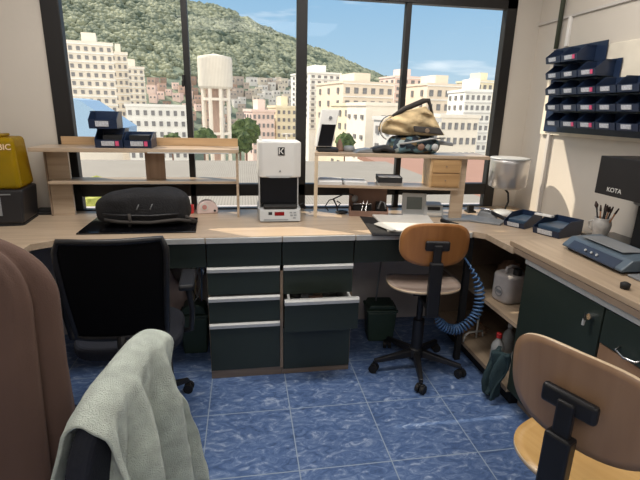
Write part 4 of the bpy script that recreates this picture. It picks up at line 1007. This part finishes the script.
def building(label, px0, px1, py0, D, mat, nx, nz, rz=0, dep=14, zb=None, ns=3, wf=.45, hf=.45, balc=True, crown=True, group=None, pent=True):
    a, b_ = fy(px0, py0, D), fy(px1, py0, D); w = b_.x-a.x; h = (a.z+b_.z)/2-GZ
    w_ = w*math.cos(rz)-0*dep
    t = thing('apartment_building', label, 'building', ((a.x+b_.x)/2, D, GZ), rz, group)
    hw = w_/2
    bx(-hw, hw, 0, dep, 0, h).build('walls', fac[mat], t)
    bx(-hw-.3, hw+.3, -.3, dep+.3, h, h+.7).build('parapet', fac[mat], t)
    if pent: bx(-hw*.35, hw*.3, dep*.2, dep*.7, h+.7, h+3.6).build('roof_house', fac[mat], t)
    zmin = (zb if zb is not None else 0); fh = (h-zmin)/nz; cw = w_/nx
    cnt = 0
    for j in range(nz):
        z = h-(j+.55)*fh
        for i in range(nx):
            if cnt >= 92: break
            x = -hw+(i+.5)*cw
            o = bpy.data.objects.new('window', winmesh(cw*wf, fh*hf)); C.objects.link(o); o.parent = t; o.location = (x, 0, z); cnt += 1
    if balc:
        b = MB()
        for j in range(nz+1): z = h-j*fh; b.box(-hw-.15, hw+.15, -.35, 0, z-.25, z+.05)
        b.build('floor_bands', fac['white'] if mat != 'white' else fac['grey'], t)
    # side face windows (left side, the sunlit one)
    for j in range(min(nz, 8)):
        for i in range(ns):
            o = bpy.data.objects.new('side_window', winmesh(1.5, fh*hf)); C.objects.link(o); o.parent = t; o.location = (-hw, dep*(i+.5)/ns, h-(j+.55)*fh); o.rotation_euler = (0, 0, -PI/2)
    return t
R_ = math.radians
building('tall cream apartment tower nearest the left window frame', 66, 112, 44, 150, 'cream', 6, 11, R_(14), zb=14, dep=22)
building('cream apartment tower second from the left, slightly lower', 110, 127, 54, 178, 'cream', 3, 10, R_(14), zb=14)
building('narrower cream tower block third from the left', 120, 144, 68, 205, 'cream', 4, 9, R_(14), zb=16)
building('wide low white block below the cream towers', 126, 186, 107, 125, 'white', 8, 5, R_(6), zb=10, balc=False, pent=False)
building('pink faced low block right of the water tower', 252, 275, 112, 140, 'pink', 5, 5, R_(10), zb=10, balc=False)
building('yellow low block beside the thick window mullion', 276, 297, 108, 150, 'yellow', 4, 5, R_(8), zb=12, balc=False)
building('white apartment tower right of the thick window mullion', 308, 343, 74, 190, 'white', 5, 10, R_(16), zb=16, dep=20)
building('long beige apartment block behind the white shelf device', 341, 397, 84, 150, 'beige', 6, 5, R_(12), zb=12, dep=24)
building('small yellow block in front of the beige apartment block', 350, 367, 106, 118, 'yellow', 3, 5, R_(10), zb=8, balc=False, pent=False)
building('blank pale end wall building behind the canvas bag', 366, 402, 106, 95, 'cream', 1, 3, R_(4), zb=12, balc=False, wf=.12, hf=.2, pent=False)
building('pink apartment block at the second mullion from the right', 394, 425, 78, 185, 'pink', 4, 9, R_(10), zb=12)
building('wide beige block right of the pink one', 426, 470, 86, 150, 'beige', 5, 5, R_(8), zb=10, dep=20)
building('white balcony tower near the right window frame', 466, 492, 92, 120, 'white', 5, 8, R_(-6), zb=8)
building('yellow block at the far right of the window', 476, 500, 82, 175, 'yellow', 4, 7, R_(8), zb=10)
building('low pale block behind the white balcony tower', 440, 480, 118, 95, 'cream', 6, 4, R_(4), zb=10, balc=False, pent=False)
building('small grey block under the beige block', 404, 440, 122, 76, 'grey', 5, 3, R_(6), zb=12, balc=False, pent=False)
# water tower
D = 95.; a = fy(197, 58, D); b_ = fy(232, 58, D); cx = (a.x+b_.x)/2; rr = (b_.x-a.x)/2; zt_ = fy(214, 57, D).z; zt0 = fy(214, 89, D).z
wtw = thing('water_tower', 'round pale concrete water tower on legs outside the window', 'water tower', (cx, D, GZ))
concrete = corrugated('streaked_concrete', (.60, .54, .46), (.86, .80, .70), 1.2, 0)
zt_ -= GZ; zt0 -= GZ
MB().lathe([(rr*.9, zt0), (rr, zt0+.4), (rr, zt_-.4), (rr*.95, zt_), (rr*.2, zt_+.5)], n=32).build('tank', concrete, wtw, smooth=False)
for k in range(8):
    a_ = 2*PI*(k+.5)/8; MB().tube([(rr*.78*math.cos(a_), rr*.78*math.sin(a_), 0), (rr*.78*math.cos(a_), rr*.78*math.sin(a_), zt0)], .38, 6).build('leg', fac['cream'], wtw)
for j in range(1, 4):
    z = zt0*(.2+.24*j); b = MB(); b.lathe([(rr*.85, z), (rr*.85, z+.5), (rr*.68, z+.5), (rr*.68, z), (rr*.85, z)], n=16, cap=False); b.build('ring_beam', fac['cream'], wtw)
MB().lathe([(rr*.35, 0), (rr*.35, zt0)], n=12).build('core', fac['salmon'], wtw)
# near roofs
def roof(name, label, quad, z, mat, cat='roof', th=.3, wallto=None):
    P = [fz(x, y, z) for x, y in quad]
    o = MB().prism([(p.x, p.y) for p in P], 'z', z-th, z).build(name, mat); tag(o, label, cat); return o
cor = corrugated('corrugated_beige', (.20, .18, .155), (.36, .33, .28), 3.0, 0)
wht = corrugated('pale_roof_sheet', (.38, .38, .37), (.52, .52, .50), 1.2, 0)
def rect(x0, x1, y0, y1, z, th, mat, name, label, cat='roof'):
    o = bx(x0, x1, y0, y1, z-th, z).build(name, mat); tag(o, label, cat); return o
rect(-12, 9.5, 13.5, 30, -1.75, .4, cor, 'corrugated_roof', 'beige corrugated roof seen just above the black window rail')
rect(-10, 9.5, 4.5, 13.2, -1.75, .4, wht, 'flat_roof', 'pale flat roof right below the window')
rect(10, 20, 13.5, 40, -2.2, .4, corrugated('red_roof_tiles', (.26, .13, .09), (.44, .26, .19), 2.2, 0), 'tiled_roof', 'reddish tiled roof seen below the right window pane')
rect(9.8, 24, 5, 13.2, -2.0, .4, corrugated('weathered_roof', (.24, .17, .13), (.42, .33, .27), 1.6, 1), 'weathered_roof', 'weathered reddish brown roof low outside the right pane')
rect(-26, 16, 40, 78, -8, .4, paint('distant_flat_roof', (.34, .35, .38), .8, var=.4, scale=.2), 'grey_roof', 'grey flat roof in front of the water tower')
P = [fy(74, 98, 46), fy(86, 100, 46), fy(122, 128, 44), fy(122, 142, 44), fy(74, 142, 46)]
o = MB().prism([(p.x, p.z) for p in P], 'y', 44, 50).build('blue_gable', paint('pale_blue_sheet', (.30, .45, .62), .6, var=.05)); tag(o, 'pale blue sheet clad gable at the bottom left of the window', 'building')
random.seed(5)
for k, (px, py, D, r) in enumerate(((246, 132, 120, 3.5), (204, 140, 80, 2), (345, 142, 90, 1.8), (172, 142, 100, 2), (240, 142, 100, 2.5), (90, 208, 7.5, .5), (66, 206, 6.4, .2))):
    p = fy(px, py, D); lab = ['dark round tree right of the water tower', 'small tree at the foot of the water tower', 'green bush below the beige apartment block', 'small tree in front of the low white block', 'small green tree left of the furnace top', 'yellow green shrub low outside the left pane', 'yellow green shrub beside the left window frame'][k]
    t = thing('leafy_tree', lab, 'tree', (p.x, D, p.z-r))
    MB().blob((0, 0, r), r, r, r*.9, 3, .5, 3, k).build('crown', leafy('tree_leaves_%d' % k, (.03, .055, .02), (.12, .17, .06), 1.2) if k < 5 else leafy('shrub_%d' % k, (.28, .30, .05), (.55, .55, .15), 6), t)
    MB().tube([(0, 0, -r*1.5), (0, 0, r)], r*.08, 8).build('trunk', M['card'], t)
p = fy(211, 147, 50)
vt = thing('parked_van', 'small blue vehicle parked on the roof deck below the water tower', 'vehicle', (p.x, 50, -7.98))
MB().prism([(-2, .5), (2, .5), (2, 1.3), (1.3, 2.1), (-1.9, 2.1)], 'y', -.8, .8).build('body', paint('vehicle_blue', (.08, .22, .45), .3), vt)
bx(-1.4, 1.1, -.83, -.8, 1.35, 1.9).build('side_window', M['blackgl'], vt)
for x in (-1.3, 1.3): MB().tube([(x, -.85, .4), (x, .85, .4)], .4, 14).build('wheel', M['blackm'], vt)

# =====================================================================  LIGHT
sd = bpy.data.lights.new('sun', 'SUN'); sd.energy = 5.5; sd.angle = .012; sd.color = (1, .86, .68)
so = bpy.data.objects.new('sun', sd); C.objects.link(so)
to = Vector((-1, .72, 1.25)).normalized(); so.rotation_euler = to.to_track_quat('Z', 'Y').to_euler()
W = bpy.data.worlds.new('sky'); bpy.context.scene.world = W; W.use_nodes = True; t = W.node_tree; t.nodes.clear()
o = N(t, 'ShaderNodeOutputWorld'); bg = N(t, 'ShaderNodeBackground', i_Strength=1.25)
tc = N(t, 'ShaderNodeTexCoord'); sp = N(t, 'ShaderNodeSeparateXYZ'); L(t, tc.outputs['Generated'], sp.inputs[0])
r = N(t, 'ShaderNodeValToRGB'); e = r.color_ramp.elements
e[0].position = 0; e[0].color = (.47, .57, .62, 1); e[1].position = .6; e[1].color = (.12, .27, .52, 1)
a_ = e.new(.10); a_.color = (.33, .49, .63, 1); a_ = e.new(.30); a_.color = (.17, .36, .58, 1)
L(t, sp.outputs['Z'], r.inputs[0])
mp = N(t, 'ShaderNodeMapping'); mp.inputs['Scale'].default_value = (2.0, 2.0, 13); L(t, tc.outputs['Generated'], mp.inputs[0])
nz = N(t, 'ShaderNodeTexNoise', i_Scale=1.7, i_Detail=5.); L(t, mp.outputs[0], nz.inputs['Vector'])
cr_ = N(t, 'ShaderNodeValToRGB'); cr_.color_ramp.elements[0].position = .58; cr_.color_ramp.elements[1].position = .78; L(t, nz.outputs['Fac'], cr_.inputs[0])
mx = N(t, 'ShaderNodeMix', data_type='RGBA'); L(t, cr_.outputs[0], mx.inputs[0]); L(t, r.outputs[0], mx.inputs[6]); mx.inputs[7].default_value = (.85, .88, .90, 1)
mr = N(t, 'ShaderNodeMapRange'); mr.inputs['From Min'].default_value = .1; mr.inputs['From Max'].default_value = -.9; mr.inputs['To Min'].default_value = 1.25; mr.inputs['To Max'].default_value = 3.4  # sky behind the camera brightened and warmed, added to light the facades
L(t, sp.outputs['Y'], mr.inputs['Value']); L(t, mr.outputs[0], bg.inputs['Strength'])
mr2 = N(t, 'ShaderNodeMapRange'); mr2.inputs['From Min'].default_value = .1; mr2.inputs['From Max'].default_value = -.5; L(t, sp.outputs['Y'], mr2.inputs['Value'])
mx2 = N(t, 'ShaderNodeMix', data_type='RGBA'); L(t, mr2.outputs[0], mx2.inputs[0]); L(t, mx.outputs[2], mx2.inputs[6]); mx2.inputs[7].default_value = (.55, .515, .46, 1)
L(t, mx2.outputs[2], bg.inputs[0]); L(t, bg.outputs[0], o.inputs[0])

# =====================================================================  CAMERA
cam = bpy.data.cameras.new('camera'); co = bpy.data.objects.new('camera', cam); C.objects.link(co)
cam.sensor_width = 36; cam.lens = FPX/640*36; cam.clip_end = 2000; cam.clip_start = .02
m3 = Matrix((RX, UX, -FX)).transposed(); co.matrix_world = Matrix.Translation((0, 0, H)) @ m3.to_4x4()
sc = bpy.context.scene; sc.camera = co
sc.view_settings.view_transform = 'Standard'; sc.view_settings.look = 'None'; sc.view_settings.exposure = .12
sc.cycles.use_denoising = True; sc.cycles.max_bounces = 8; sc.cycles.transparent_max_bounces = 12
